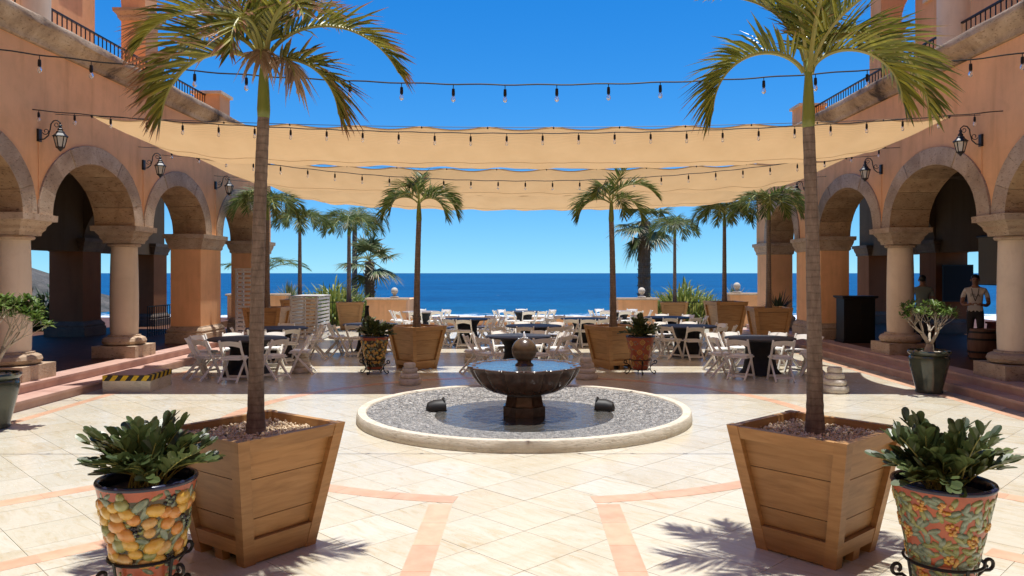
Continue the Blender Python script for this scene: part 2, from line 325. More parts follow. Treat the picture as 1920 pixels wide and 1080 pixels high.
# ------------------------------------------------------------------ mesh helpers
class MB:
    def __init__(s): s.v = []; s.f = []; s.m = []; s.c = []
    def vert(s, p, c=(0, 0)): s.v.append(tuple(p)); s.c.append(c); return len(s.v) - 1
    def face(s, ids, m=0): s.f.append(ids); s.m.append(m)
    def box(s, lo, hi, m=0, skip=()):
        x0, y0, z0 = lo; x1, y1, z1 = hi
        i = [s.vert(p) for p in ((x0,y0,z0),(x1,y0,z0),(x1,y1,z0),(x0,y1,z0),(x0,y0,z1),(x1,y0,z1),(x1,y1,z1),(x0,y1,z1))]
        for k, q in enumerate(((0,3,2,1),(4,5,6,7),(0,1,5,4),(1,2,6,5),(2,3,7,6),(3,0,4,7))):
            if k not in skip: s.face([i[j] for j in q], m)
    def hexa(s, p, m=0):      # eight corners: bottom 4 (ccw) then top 4
        i = [s.vert(q) for q in p]
        for q in ((0,3,2,1),(4,5,6,7),(0,1,5,4),(1,2,6,5),(2,3,7,6),(3,0,4,7)): s.face([i[j] for j in q], m)
    def bar(s, a, b, w, h, up=(0, 0, 1), m=0):
        a = Vector(a); b = Vector(b); d = (b - a).normalized(); u = Vector(up)
        x = d.cross(u)
        if x.length < 1e-4: x = d.cross(Vector((1, 0, 0)))
        x.normalize(); y = x.cross(d).normalized()
        x *= w / 2; y *= h / 2
        s.hexa([a - x - y, a + x - y, a + x + y, a - x + y, b - x - y, b + x - y, b + x + y, b - x + y], m)
    def tube(s, pts, rad, n=6, m=0, caps=True):
        pts = [Vector(p) for p in pts]; k = len(pts)
        if not hasattr(rad, '__len__'): rad = [rad] * k
        prev = None; rings = []
        for i in range(k):
            d = (pts[min(i + 1, k - 1)] - pts[max(i - 1, 0)]).normalized()
            if prev is None:
                x = d.cross(Vector((0, 0, 1)))
                if x.length < 1e-3: x = d.cross(Vector((1, 0, 0)))
            else: x = prev - d * prev.dot(d)
            x.normalize(); prev = x; y = d.cross(x)
            rings.append([s.vert(pts[i] + (x * math.cos(2*PI*j/n) + y * math.sin(2*PI*j/n)) * rad[i]) for j in range(n)])
        for i in range(k - 1):
            for j in range(n): s.face([rings[i][j], rings[i][(j+1) % n], rings[i+1][(j+1) % n], rings[i+1][j]], m)
        if caps: s.face(rings[0][::-1], m); s.face(rings[-1], m)
    def lathe(s, prof, n=32, m=0, o=(0, 0, 0), fn=None, a0=0, caps=True):
        rings = []
        for (r, z) in prof:
            ring = []
            for j in range(n):
                a = a0 + 2 * PI * j / n; q = r if fn is None else r * fn(a, z)
                ring.append(s.vert((o[0] + q * math.cos(a), o[1] + q * math.sin(a), o[2] + z)))
            rings.append(ring)
        for i in range(len(rings) - 1):
            for j in range(n): s.face([rings[i][j], rings[i][(j+1) % n], rings[i+1][(j+1) % n], rings[i+1][j]], m)
        if caps: s.face(rings[0][::-1], m); s.face(rings[-1], m)
    def blob(s, o, rx, ry, rz, m=0, rot=None, nu=8, nv=5):
        o = Vector(o); g = []
        for i in range(nv + 1):
            th = PI * i / nv; ring = []
            for j in range(nu):
                p = Vector((rx * math.sin(th) * math.cos(2*PI*j/nu), ry * math.sin(th) * math.sin(2*PI*j/nu), rz * math.cos(th)))
                if rot is not None: p = rot @ p
                ring.append(s.vert(o + p))
            g.append(ring)
        for i in range(nv):
            for j in range(nu): s.face([g[i][j], g[i+1][j], g[i+1][(j+1) % nu], g[i][(j+1) % nu]], m)
    def leaf(s, o, d, up, L, W, prof=((0, .25), (.3, 1), (.7, .8), (1, .05)), rnd=0.5, droop=0.0, fold=0.0, m=0, tb=0.0):
        # flat or folded blade from o along d; prof = (along, half width factor)
        d = Vector(d).normalized(); up = Vector(up); x = d.cross(up)
        if x.length < 1e-4: x = Vector((1, 0, 0))
        x.normalize(); nn = x.cross(d); prev = None
        for (u, q) in prof:
            c = Vector(o) + d * (u * L) + Vector((0, 0, -droop * L * u * u))
            w_ = x * (W * q / 2)
            t = tb + (1 - tb) * u
            if fold:
                row = [s.vert(c - w_ + nn * (fold * W * q / 2), (t, rnd)), s.vert(c, (t, rnd)), s.vert(c + w_ + nn * (fold * W * q / 2), (t, rnd))]
            else: row = [s.vert(c - w_, (t, rnd)), s.vert(c + w_, (t, rnd))]
            if prev:
                for k in range(len(row) - 1): s.face([prev[k], prev[k+1], row[k+1], row[k]], m)
            prev = row
    def mesh(s, name, mats, smooth=False, ang=None):
        me = bpy.data.meshes.new(name); me.from_pydata(s.v, [], s.f); me.update()
        if not isinstance(mats, (list, tuple)): mats = [mats]
        for q in mats: me.materials.append(MT[q])
        if len(mats) > 1: me.polygons.foreach_set('material_index', s.m)
        if any(c != (0, 0) for c in s.c):
            a = me.color_attributes.new('leaf', 'FLOAT_COLOR', 'POINT'); fl = []
            for c in s.c: fl += [c[0], c[1], 0, 1]
            a.data.foreach_set('color', fl)
        if smooth: me.polygons.foreach_set('use_smooth', [True] * len(me.polygons))
        if ang is not None:
            me.polygons.foreach_set('use_smooth', [True] * len(me.polygons)); me.set_sharp_from_angle(angle=R(ang))
        return me
    def build(s, name, mats, parent=None, loc=(0, 0, 0), smooth=False, ang=None, kind=None):
        return place(name, s.mesh(name, mats, smooth, ang), parent, loc, kind=kind)
def place(name, me, parent=None, loc=(0, 0, 0), rz=0, kind=None):
    o = bpy.data.objects.new(name, me); COL.objects.link(o); o.location = loc; o.rotation_euler = (0, 0, rz)
    if parent is not None: o.parent = parent
    if kind: o['kind'] = kind
    return o
def thing(name, label, cat, loc=(0, 0, 0), rz=0, group=None):
    o = bpy.data.objects.new(name, None); COL.objects.link(o); o.location = loc; o.rotation_euler = (0, 0, rz); o.empty_display_size = .2
    tag(o, label, cat, group); return o
def tag(o, label, cat, group=None):
    o['label'] = label; o['category'] = cat
    if group: o['group'] = group
    return o
def copy_tree(o, parent=None):
    c = o.copy(); COL.objects.link(c); c.parent = parent
    for ch in list(o.children): copy_tree(ch, c)
    return c
def dup(o, loc, rz=0, label=None, group=None, scale=None):
    c = copy_tree(o); c.location = loc; c.rotation_euler = (0, 0, rz)
    if label: c['label'] = label
    if group: c['group'] = group
    if scale: c.scale = scale
    return c
def at(px, py, Y): return Vector(((px - CX) * Y / F, Y, H - (py - CY) * Y / F))
# ================================================================== setting: ground, sea, steps
def struct(o): o['kind'] = 'structure'; return o
# sea
mb = MB(); mb.face([mb.vert(p) for p in ((-60000, 225, -12), (60000, 225, -12), (60000, 80000, -12), (-60000, 80000, -12))])
struct(mb.build('sea', 'sea'))
# terrain: garden below the terrace, falling to the beach
def ter(x, y):
    z = -.35
    if y > 33: z = -.35 - 10.9 * min(1, ((y - 33) / 150)) ** .8
    if y > 183: z = -11.25 - (y - 183) * .016
    if abs(x) > 17 and y > 0: z -= min(3, (abs(x) - 17) * .08)
    return z
mb = MB(); xs = [-420, -300, -200, -130, -80, -50, -30, -20, -10, 0, 10, 20, 30, 50, 80, 130, 200, 300, 420]
ys = [-40, -10, 10, 30, 32.5, 36, 42, 50, 60, 75, 95, 120, 150, 183, 210, 240, 270, 300]
g = [[mb.vert((x, y, ter(x, y) + (random.uniform(-.2, .2) if y > 36 else 0))) for x in xs] for y in ys]
for i in range(len(ys) - 1):
    for j in range(len(xs) - 1): mb.face([g[i][j], g[i][j+1], g[i+1][j+1], g[i+1][j]], 1 if ys[i] >= 150 else 0)
struct(mb.build('terrain', ['garden', 'sand'], smooth=True))
# headland seen through the gallery
mb = MB(); g = []
for i in range(13):
    row = []
    for j in range(17):
        u = i / 12; v = j / 16
        hgt = 36 * math.sin(PI * v) ** .8 * math.sin(PI * min(1, u * 1.0)) ** .7
        row.append(mb.vert((-150 - 260 * u, 190 + 150 * v, -13 + hgt * random.uniform(.82, 1.1))))
    g.append(row)
for i in range(12):
    for j in range(16): mb.face([g[i][j], g[i+1][j], g[i+1][j+1], g[i][j+1]])
struct(mb.build('hill', 'hill', smooth=True))
# plaza floor: mortar bed with diagonal travertine tiles as pieces
mb = MB(); mb.box((-7.9, -6, -.3), (7.85, 31.9, -.007), 0); floor = struct(mb.build('plaza_floor', 'grout'))
TS = .6; hd = TS / 2 - .0014
mb = MB(); mb.hexa([(-hd, -hd, -.015), (hd, -hd, -.015), (hd, hd, -.015), (-hd, hd, -.015), (-hd + .001, -hd + .001, 0), (hd - .001, -hd + .001, 0), (hd - .001, hd - .001, 0), (-hd + .001, hd - .001, 0)])
tile_me = mb.mesh('floor_tile', 'tile')
cand = []; ca = math.cos(R(45))
for i in range(-60, 61):
    for j in range(-60, 61):
        # tile grid turned by 45 degrees
        x = (i * TS) * ca + (j * TS) * ca; y = -(i * TS) * ca + (j * TS) * ca
        if abs(x) < 7.4 and -5.4 < y < 31.4:
            vis = y > 5.0 and abs(x) < y * .69 + .4
            cand.append(((0 if vis else 1, y), x, y))
cand.sort()
rest = MB()
for k, (key, x, y) in enumerate(cand):
    if math.hypot(x, y - 11.5) < 1.9: continue
    if k < 300: place('floor_tile', tile_me, floor, (x, y, random.uniform(-.0006, .0006)), R(45))
    else:
        q = hd * 1.41421
        rest.face([rest.vert(p) for p in ((x, y - q, 0), (x + q, y, 0), (x, y + q, 0), (x - q, y, 0))])
rest.build('far_floor_tile', 'tile', floor, kind='stuff')
# pink border stones inlaid in the floor, set piece by piece
def strip(p0, p1, wd, L=.55):
    p0 = Vector(p0); p1 = Vector(p1); d = p1 - p0; n = max(1, round(d.length / L)); u = d.normalized(); s = Vector((-u.y, u.x)) * wd / 2
    for k in range(n):
        a = p0 + d * (k / n) + u * .0015; b = p0 + d * ((k + 1) / n) - u * .0015; m = MB()
        m.hexa([(q.x, q.y, z) for z in (-.01, .0022) for q in (a - s, b - s, b + s, a + s)])
        m.build('border_stone', 'pink', floor)
FY = 11.5
def ring(r0, r1, a0, a1, L=.6):
    n = max(1, round((a1 - a0) * r1 / L))
    for k in range(n):
        t0 = a0 + (a1 - a0) * k / n + .0004; t1 = a0 + (a1 - a0) * (k + 1) / n - .0004; m = MB(); rows = []
        for q in range(4):
            t = t0 + (t1 - t0) * q / 3
            rows.append([m.vert((r * math.cos(t), FY + r * math.sin(t), z)) for r, z in ((r0, -.01), (r0, .0026), (r1, .0026), (r1, -.01))])
        for q in range(3):
            for e in range(3): m.face([rows[q][e], rows[q][e+1], rows[q+1][e+1], rows[q+1][e]])
        m.build('border_stone', 'pink', floor)
g0 = math.asin(.65 / 4.41)
ring(4.2, 4.41, R(-90) + g0, R(-42)); ring(4.2, 4.41, R(-34), R(82)); ring(4.2, 4.41, R(98), R(214)); ring(4.2, 4.41, R(222), R(270) - g0)
for s in (-1, 1):
    strip((s * .76, -2), (s * .76, 7.10), .21)
    strip((s * 3.02, 5.70 - .3), (s * 1.1, 3.5), .2)
    strip((s * 4.9, 7.0), (s * 4.05, 7.85), .2) if False else None
    strip((s * 6.3, 5.55), (s * 4.1, 7.72), .2) if False else None
    strip((s * 7.18, -3), (s * 7.18, 31), .16, .8)
strip((-6.6, 5.3), (-4.12, 7.76), .2); strip((-6.2, 3.2), (-3.2, 6.12), .2)
strip((6.6, 5.3), (4.12, 7.76), .2); strip((6.2, 3.2), (3.5, 5.9), .2)
# steps up to the galleries
def steps(sgn, x1, x2, y0, y1):
    for (xa, z0, z1) in ((x1, -.3, .15), (x2, .1, .3)):
        m = MB(); a, b = sorted((sgn * xa, sgn * 18 if z1 > .2 else sgn * (x2 + .3)))
        m.box((a, y0, z0), (b, y1, z1 - .045))
        a2, b2 = sorted((sgn * (xa - .025), sgn * (x2 + .25) if z1 < .2 else sgn * (x2 + .42)))
        m.box((a2, y0, z1 - .045), (b2, y1, z1), 1)
        if z1 > .2:
            a3, b3 = sorted((sgn * (x2 + .42), sgn * 18)); m.box((a3, y0, z1 - .045), (b3, y1, z1 - .002), 2)
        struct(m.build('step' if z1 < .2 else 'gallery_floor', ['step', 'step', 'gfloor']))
steps(-1, 7.68, 8.1, -6, 26); steps(1, 7.55, 7.85, -6, 27.6)
for s, ya in ((-1, 26.01), (1, 27.61)):
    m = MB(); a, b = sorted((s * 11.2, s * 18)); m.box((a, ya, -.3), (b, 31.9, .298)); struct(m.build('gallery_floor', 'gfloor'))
    m = MB(); a, b = sorted((s * 7.86, s * 11.19)); m.box((a, ya, -.35), (b, 31.9, -.012)); struct(m.build('pavement', 'tile'))

# ================================================================== arcaded buildings
ZS = 3.1                                    # springing height (top of the abacus)
def sqloft(m, prof, cx, cy, mi=0):
    # prof: (half x, half y, z)
    rings = [[m.vert((cx + a * hx, cy + b * hy, z)) for a, b in ((-1, -1), (1, -1), (1, 1), (-1, 1))] for hx, hy, z in prof]
    for i in range(len(rings) - 1):
        for j in range(4): m.face([rings[i][j], rings[i][(j+1) % 4], rings[i+1][(j+1) % 4], rings[i+1][j]], mi)
    m.face(rings[0][::-1], mi); m.face(rings[-1], mi)
COLM = {}
def column(parent, x, y):
    if not COLM:
        m = MB(); m.lathe([(.275, .46), (.285, .8), (.285, 1.3), (.275, 1.9), (.262, 2.36)], 28); COLM['shaft'] = m.mesh('column', 'cream', ang=40)
        m = MB(); m.box((-.46, -.46, 0), (.46, .46, .25)); COLM['plinth'] = m.mesh('plinth', 'cantera')
        m = MB(); m.lathe([(.36, .25), (.42, .28), (.445, .34), (.42, .40), (.36, .43), (.33, .44), (.33, .465), (.28, .475)], 28); COLM['base'] = m.mesh('base', 'cantera', ang=40)
        m = MB(); m.lathe([(.265, 2.36), (.315, 2.37), (.335, 2.40), (.315, 2.43), (.28, 2.44)], 28)
        sqloft(m, [(.30, .30, 2.44), (.31, .31, 2.50), (.35, .35, 2.545), (.36, .36, 2.60), (.41, .41, 2.66), (.42, .42, 2.685), (.48, .48, 2.69), (.485, .485, 2.80)], 0, 0)
        COLM['capital'] = m.mesh('capital', 'cantera')
    c = place('column', COLM['shaft'], parent, (x, y, .3))
    for k in ('plinth', 'base', 'capital'): place(k, COLM[k], c)
def pier(parent, x0, x1, y0, y1, z0=.3, mat='orange', stone='cantera'):
    cx, cy = (x0 + x1) / 2, (y0 + y1) / 2; hx, hy = (x1 - x0) / 2, (y1 - y0) / 2
    m = MB(); m.box((-hx, -hy, .42), (hx, hy, 2.42)); p = m.build('pier', mat, parent, (cx, cy, z0))
    m = MB(); sqloft(m, [(hx + .10, hy + .10, 0), (hx + .10, hy + .10, .24), (hx + .07, hy + .07, .26), (hx + .085, hy + .085, .31), (hx + .06, hy + .06, .36), (hx + .02, hy + .02, .40), (hx + .015, hy + .015, .43)], 0, 0); m.build('base', stone, p)
    m = MB(); sqloft(m, [(hx + .01, hy + .01, 2.41), (hx + .04, hy + .04, 2.44), (hx + .04, hy + .04, 2.50), (hx + .07, hy + .07, 2.56), (hx + .09, hy + .09, 2.62), (hx + .10, hy + .10, 2.68), (hx + .14, hy + .14, 2.69), (hx + .145, hy + .145, 2.797)], 0, 0); m.build('capital', stone, p)
VOU = {}
def arches(parent, xc, th, bays, y0, y1, ztop, rise, mat, nv=9, stone='cantera'):
    prof = [(y0, ZS)]
    for yc, hs_ in bays:
        a = hs_ - .2; b = rise - .16
        prof.append((yc - a, ZS))
        for k in range(1, 24):
            t = PI - PI * k / 24; prof.append((yc + a * math.cos(t), ZS + b * math.sin(t)))
        prof.append((yc + a, ZS))
    prof.append((y1, ZS))
    m = MB(); xa, xb = xc - th / 2, xc + th / 2
    for (ya, za), (yb, zb) in zip(prof[:-1], prof[1:]):
        if yb - ya < 1e-4: continue
        i = [m.vert(p) for p in ((xa, ya, za), (xa, yb, zb), (xa, yb, ztop), (xa, ya, ztop), (xb, ya, za), (xb, yb, zb), (xb, yb, ztop), (xb, ya, ztop))]
        m.face([i[0], i[3], i[2], i[1]]); m.face([i[4], i[5], i[6], i[7]]); m.face([i[0], i[1], i[5], i[4]]); m.face([i[3], i[7], i[6], i[2]])
    for yy, q in ((y0, 0), (y1, 1)):
        i = [m.vert(p) for p in ((xa, yy, ZS), (xb, yy, ZS), (xb, yy, ztop), (xa, yy, ztop))]; m.face(i if q == 0 else i[::-1])
    m.build('wall', mat, parent)
    for yc, hs_ in bays:
        ao, bo, ai, bi = hs_ - .015, rise, hs_ - .40, rise - .34
        for k in range(nv):
            key = (round(hs_, 3), rise, k, th, stone)
            if key not in VOU:
                t0 = PI * k / nv + .003; t1 = PI * (k + 1) / nv - .003; v = MB(); hx = th / 2 + .03 + .006 * ((k * 7) % 3); rows = []
                for q in range(5):
                    t = t0 + (t1 - t0) * q / 4; c, s = math.cos(t), math.sin(t)
                    rows.append([v.vert((x_, aa * c, bb * s)) for x_, aa, bb in ((-hx, ai, bi), (hx, ai, bi), (hx, ao, bo), (-hx, ao, bo))])
                for q in range(4):
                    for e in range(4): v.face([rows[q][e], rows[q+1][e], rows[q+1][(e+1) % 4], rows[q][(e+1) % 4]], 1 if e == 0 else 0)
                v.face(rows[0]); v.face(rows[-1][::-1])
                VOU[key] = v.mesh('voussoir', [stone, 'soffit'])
            place('voussoir', VOU[key], parent, (xc, yc, ZS + .002))
IRON = {}
def railing(parent, x, ya, yb, z0, z1, gap=.16):
    m = MB(); m.bar((x, ya, z1), (x, yb, z1), .05, .035); m.bar((x, ya, z0 + .09), (x, yb, z0 + .09), .035, .02)
    r = m.build('railing', 'iron', parent)
    key = round(z1 - z0, 3)
    if key not in IRON:
        m = MB(); m.bar((0, 0, .0), (0, 0, z1 - z0 - .015), .018, .018); m.blob((0, 0, .3), .018, .018, .03, nu=6, nv=4); IRON[key] = m.mesh('baluster', 'iron')
    n = int((yb - ya) / gap)
    for k in range(n + 1): place('baluster', IRON[key], r, (x, ya + (yb - ya) * k / n, z0))
def cornice(parent, sgn, xf, ya, yb):
    m = MB(); prof = [(.0, 5.97), (.05, 5.98), (.06, 6.05), (.12, 6.10), (.20, 6.16), (.23, 6.22), (.26, 6.235), (.27, 6.33), (.25, 6.37), (-.9, 6.38), (-.9, 5.97)]
    n = int((yb - ya) / .45); rings = []
    for i in range(n + 1):
        y = ya + (yb - ya) * i / n
        rings.append([m.vert((sgn * (xf - d * random.uniform(.94, 1.05) if d > 0 else xf - d), y, z + (random.uniform(-.008, .008) if d > .1 else 0))) for d, z in prof])
    k = len(prof)
    for i in range(n):
        for j in range(k):
            q = [rings[i][j], rings[i][(j+1) % k], rings[i+1][(j+1) % k], rings[i+1][j]]; m.face(q if sgn > 0 else q[::-1])
    m.face(rings[0]); m.face(rings[-1][::-1])
    m.build('cornice', 'cornice', parent, ang=50)
def building(label, sgn, xc, bays, cols, piers, yend, backp, rise, rail_end, up, upcol):
    root = thing('arcade_building', label, 'building')
    th = .8; xf = xc - th / 2
    for y in cols: column(root, sgn * xc, y)
    for ya, yb in piers:
        a, b = sorted((sgn * (xf + .03), sgn * (xf + .8))); pier(root, a, b, ya, yb)
    arches(root, sgn * xc, th, bays, -6, yend, 5.96, rise, 'orange')
    cornice(root, sgn, xf, -6, yend + .1)
    # back row of the gallery, ceiling and roof terrace
    xb = xc + 4.3
    bb = []
    for y in backp[-3:]:
        a, b = sorted((sgn * (xb - .45), sgn * (xb + .5))); pier(root, a, b, y - .48, y + .48, mat='innerorange', stone='shadestone')
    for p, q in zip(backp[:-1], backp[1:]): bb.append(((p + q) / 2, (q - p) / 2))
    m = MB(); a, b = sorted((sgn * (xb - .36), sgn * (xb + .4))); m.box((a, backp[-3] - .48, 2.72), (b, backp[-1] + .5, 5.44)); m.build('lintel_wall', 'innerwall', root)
    for y in backp[-3:]:                                             # arches across the gallery
        xa_, xb_ = xf + .83, xb - .37; cx = (xa_ + xb_) / 2; hw_ = (xb_ - xa_) / 2; pts = [(cx - hw_ * math.cos(PI * k / 20), 2.95 + 1.5 * math.sin(PI * k / 20)) for k in range(21)]
        if y > yend: continue
        m = MB()
        for (p0, q0), (p1, q1) in zip(pts[:-1], pts[1:]):
            m.hexa([(sgn * p0, y - .3, q0), (sgn * p1, y - .3, q1), (sgn * p1, y + .3, q1), (sgn * p0, y + .3, q0), (sgn * p0, y - .3, 5.44), (sgn * p1, y - .3, 5.44), (sgn * p1, y + .3, 5.44), (sgn * p0, y + .3, 5.44)])
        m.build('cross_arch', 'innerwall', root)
    m = MB(); a, b = sorted((sgn * (xb - .35), sgn * (xb + .4))); m.box((a, -6, .3), (b, backp[-3] - .49, 5.5)); m.build('unseen_back_wall', 'innerwall', root)  # unseen wall added to close the near bays and darken the gallery
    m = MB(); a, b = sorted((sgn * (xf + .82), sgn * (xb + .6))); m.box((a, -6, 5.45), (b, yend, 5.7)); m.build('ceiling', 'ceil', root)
    m = MB(); a, b = sorted((sgn * (xf + .82), sgn * (xb + .6))); m.box((a, -6, 5.72), (b, yend, 6.3)); m.build('roof', 'orange', root)
    # terrace railing, its end pier, upper storey
    xr = xf + .68
    m = MB(); a, b = sorted((sgn * (xr - .42), sgn * (xr + .3))); m.box((a, rail_end, 6.36), (b, rail_end + .75, 7.12)); e = m.build('parapet_pier', 'orange', root)
    m = MB(); m.box((a - .07, rail_end - .07, 7.12), (b + .07, rail_end + .82, 7.2)); m.build('cap', 'cream', e)
    ya = 2
    for yb in upcol + [rail_end]:
        railing(root, sgn * xr, ya + .3 if ya > 2 else ya, yb - (.3 if yb != rail_end else 0), 6.38, 7.09); ya = yb
    for y in upcol:
        m = MB(); m.lathe([(.36, 6.38), (.36, 6.5), (.31, 6.55), (.31, 9.2), (.36, 9.25), (.38, 9.4)], 20); m.build('terrace_column', 'cream', root, (sgn * xr, y, 0), ang=40)
    xu = xf + 2.0; y1, y2, y3 = up[:3]                                  # wall end, arch pier from..to
    m = MB(); a, b = sorted((sgn * xu, sgn * (xu + 3.2))); m.box((a, -6, 6.31), (b, y1, 17)); uw = m.build('upper_wall', 'orange', root)
    m = MB(); a, b = sorted((sgn * (xu - .07), sgn * (xu + .2))); m.box((a, y1 - 1.4, 8.85), (b, y1 - .5, 8.93)); m.build('window_sill', 'cream', uw)
    xi, xo = up[3], up[4]; hx = (xo - xi) / 2; hy = (y3 - y2) / 2        # belfry arch spanning away from the court
    for q, c in enumerate((xi + hx, xi + hx + 3.0)):
        m = MB(); sqloft(m, [(hx, hy, 6.31), (hx, hy, 8.35)], sgn * c, (y2 + y3) / 2); p = m.build('arch_pier', 'orange', root)
        m = MB(); sqloft(m, [(hx + .02, hy + .02, 8.3), (hx + .06, hy + .06, 8.36), (hx + .07, hy + .07, 8.42), (hx + .14, hy + .14, 8.5), (hx + .15, hy + .15, 8.58)], sgn * c, (y2 + y3) / 2); m.build('impost', 'cantera', p)
    m = MB(); r_ = (3.0 - 2 * hx) / 2; cx = xi + hx + 1.5
    pts = [(xi + .02, 8.6)] + [(cx - r_ * math.cos(PI * k / 16), 8.6 + r_ * math.sin(PI * k / 16)) for k in range(17)] + [(xo + 3.0 - .02, 8.6)]
    for (p0, q0), (p1, q1) in zip(pts[:-1], pts[1:]):
        if p1 - p0 < 1e-4: continue
        ya_, yb_ = y2 + .02, y3 - .02
        m.hexa([(sgn * p0, ya_, q0), (sgn * p1, ya_, q1), (sgn * p1, yb_, q1), (sgn * p0, yb_, q0), (sgn * p0, ya_, 11.4), (sgn * p1, ya_, 11.4), (sgn * p1, yb_, 11.4), (sgn * p0, yb_, 11.4)])
    m.build('upper_arch', 'orange', root)
    return root
L = [(4.0, 1.85), (7.7, 1.85), (11.4, 1.85), (15.1, 1.85), (18.8, 1.85), (22.78, 1.82)]
RW = 1
bl = building('orange arcaded building with pink steps lit by the sun, by the striped ramp box', -1, 8.67, L, [2.15, 5.85, 9.55, 13.25, 16.95], [(20.05, 21.38), (24.2, 25.5)], 25.5,
              [5.5, 9.85, 14.1, 18.4, 22.65, 26.9], 1.42, 21.9, (18.7, 19.2, 19.85, 9.3, 9.9), [14.2])
Rb = [(3.15, 2.06), (7.27, 2.06), (11.39, 2.06), (15.51, 2.06), (19.63, 2.06), (24.5, 1.7)]
br = building('orange arcaded building with shaded steps, two people inside its gallery', 1, 8.45, Rb, [5.21, 9.33, 13.45, 17.57], [(21.3, 23.2), (25.8, 27.1)], 27.1,
              [5.5, 10, 14.6, 19.2, 23.85, 28.4], 1.47, 23.5, (20.1, 20.3, 20.95, 9.25, 9.8), [15.9])
m = MB(); m.box((-20, -16, -.3), (20, -6.2, 17)); m.build('unseen_wing', 'orange', bl)      # unseen wing added behind the camera, cuts sky fill and bounces warm light
# ================================================================== terrace edge: low walls, parapet, iron fences
def garden_wall(label, x0, x1, y, zt, balls=(), dep=.45, ret=0):
    o = thing('garden_wall', label, 'wall', ((x0 + x1) / 2, y, 0)); hw = (x1 - x0) / 2
    m = MB(); m.box((-hw, -dep / 2, -.3), (hw, dep / 2, zt - .09))
    m.build('wall', 'orange', o)
    if ret:
        m = MB(); a, b = sorted((ret * hw - ret * .01, ret * (hw - dep))); m.box((a, dep / 2 + .004, -.3), (b, 3, zt - .09)); m.build('return_wall', 'orange', o)
    m = MB(); sqloft(m, [(hw + .05, dep / 2 + .05, zt - .087), (hw + .07, dep / 2 + .07, zt - .05), (hw + .05, dep / 2 + .05, zt)], 0, 0); m.build('coping', 'cantera', o)
    for bx in balls:
        m = MB(); m.lathe([(.16, zt + .002), (.17, zt + .05), (.07, zt + .08), (.06, zt + .13), (.1, zt + .15)], 16); m.blob((0, 0, zt + .27), .14, .14, .14, nu=16, nv=10); m.build('ball_finial', 'wstone', o, (bx, 0, 0), smooth=True)
    return o
garden_wall('low orange wall with ball finial, behind the pot of lemons', -6.2, -4.65, 31, 1.12, (.28,), ret=1)
garden_wall('low orange wall with ball finial, behind the sunflower pot', 3.7, 5.25, 31, 1.12, (.18,), ret=-1)
garden_wall('low orange parapet between the two finial walls facing the sea', -4.55, 3.6, 31.3, .36, dep=.4)
garden_wall('orange garden wall behind the white slatted screens', -11.5, -9.25, 30.5, 1.3)
garden_wall('orange garden wall with ball finial beside the far arcade pier', 8.05, 9.6, 30.8, 1.32, (-.45,))
def fence(label, x0, x1, y):
    o = thing('iron_fence', label, 'fence', (x0, y, 0)); L_ = x1 - x0
    m = MB(); m.bar((0, 0, .95), (L_, 0, .95), .04, .03); m.bar((0, 0, .12), (L_, 0, .12), .03, .02); m.build('rail', 'iron', o)
    m = MB(); m.bar((0, 0, 0), (0, 0, .95), .018, .018); me = m.mesh('bar', 'iron'); n = int(L_ / .14)
    for k in range(n + 1): place('bar', me, o, (L_ * k / n, 0, 0))
fence('black iron fence before the yellow-green bush, by the slatted screens', -9.2, -6.3, 31)
fence('black iron fence before the yellow-green bush, by the arcade pier', 5.35, 8.0, 31)
# ================================================================== fountain
ft = thing('fountain', 'round stone fountain with scalloped brown bowl and ball', 'fountain', (0, FY, 0))
m = MB(); m.lathe([(2.41, -.02), (2.42, .03), (2.41, .125), (2.395, .145), (2.29, .145), (2.275, .13), (2.27, .09)], 96, caps=False); m.build('rim', 'rim', ft, ang=45)
m = MB(); m.lathe([(2.271, .125), (1.9, .085), (1.55, .045), (1.2, .018), (.6, .008), (.25, .008)], 96, caps=False); m.build('pebble_basin', 'pebble', ft, smooth=True)
m = MB(); m.lathe([(1.315, .0265), (.8, .0265), (.1, .0265)], 64, caps=False); m.build('pool_water', 'pool', ft, smooth=True)
def oct_(a, z): return 1.0
m = MB(); m.lathe([(.33, .01), (.33, .16), (.30, .17), (.275, .30), (.27, .31), (.25, .312), (.25, .40)], 8, a0=PI / 8); m.build('pedestal', 'basin', ft)
NL = 16
def lobe(a, z):
    k = abs(math.sin(a * NL / 2 + PI / 2 * 0)); f = min(1, max(0, (z - .33) / .2)); return 1 - .085 * f * (1 - k ** .5)
m = MB(); m.lathe([(.26, .33), (.38, .345), (.55, .40), (.68, .49), (.77, .60), (.825, .70), (.845, .735), (.835, .752), (.79, .752), (.75, .725), (.3, .70)], 192, fn=lobe, caps=False); m.build('bowl', 'basin', ft, smooth=True)
m = MB(); m.lathe([(.80, .741), (.5, .744), (.16, .747), (.02, .747)], 96, fn=lambda a, z: lobe(a, 9), caps=False); m.build('bowl_water', 'bowlw', ft, smooth=True)
m = MB(); m.lathe([(.15, .70), (.135, .76), (.10, .79), (.11, .83)], 24); m.build('ball_neck', 'basin', ft, smooth=True)
m = MB(); m.blob((0, 0, .965), .185, .185, .185, nu=32, nv=20); b = m.build('stone_ball', 'ball', ft, smooth=True)
m = MB(); m.tube([(0, 0, 1.14), (.004, 0, 1.18), (-.004, 0, 1.215), (0, 0, 1.24)], [.03, .02, .014, .006], 8)
for k in range(14):
    a = random.uniform(0, 2 * PI); q = random.uniform(.02, .09); m.blob((q * math.cos(a), q * math.sin(a), 1.155 - q * q * 2.6), .012, .012, .006, nu=6, nv=4)
m.build('water_jet', 'spray', b, smooth=True)
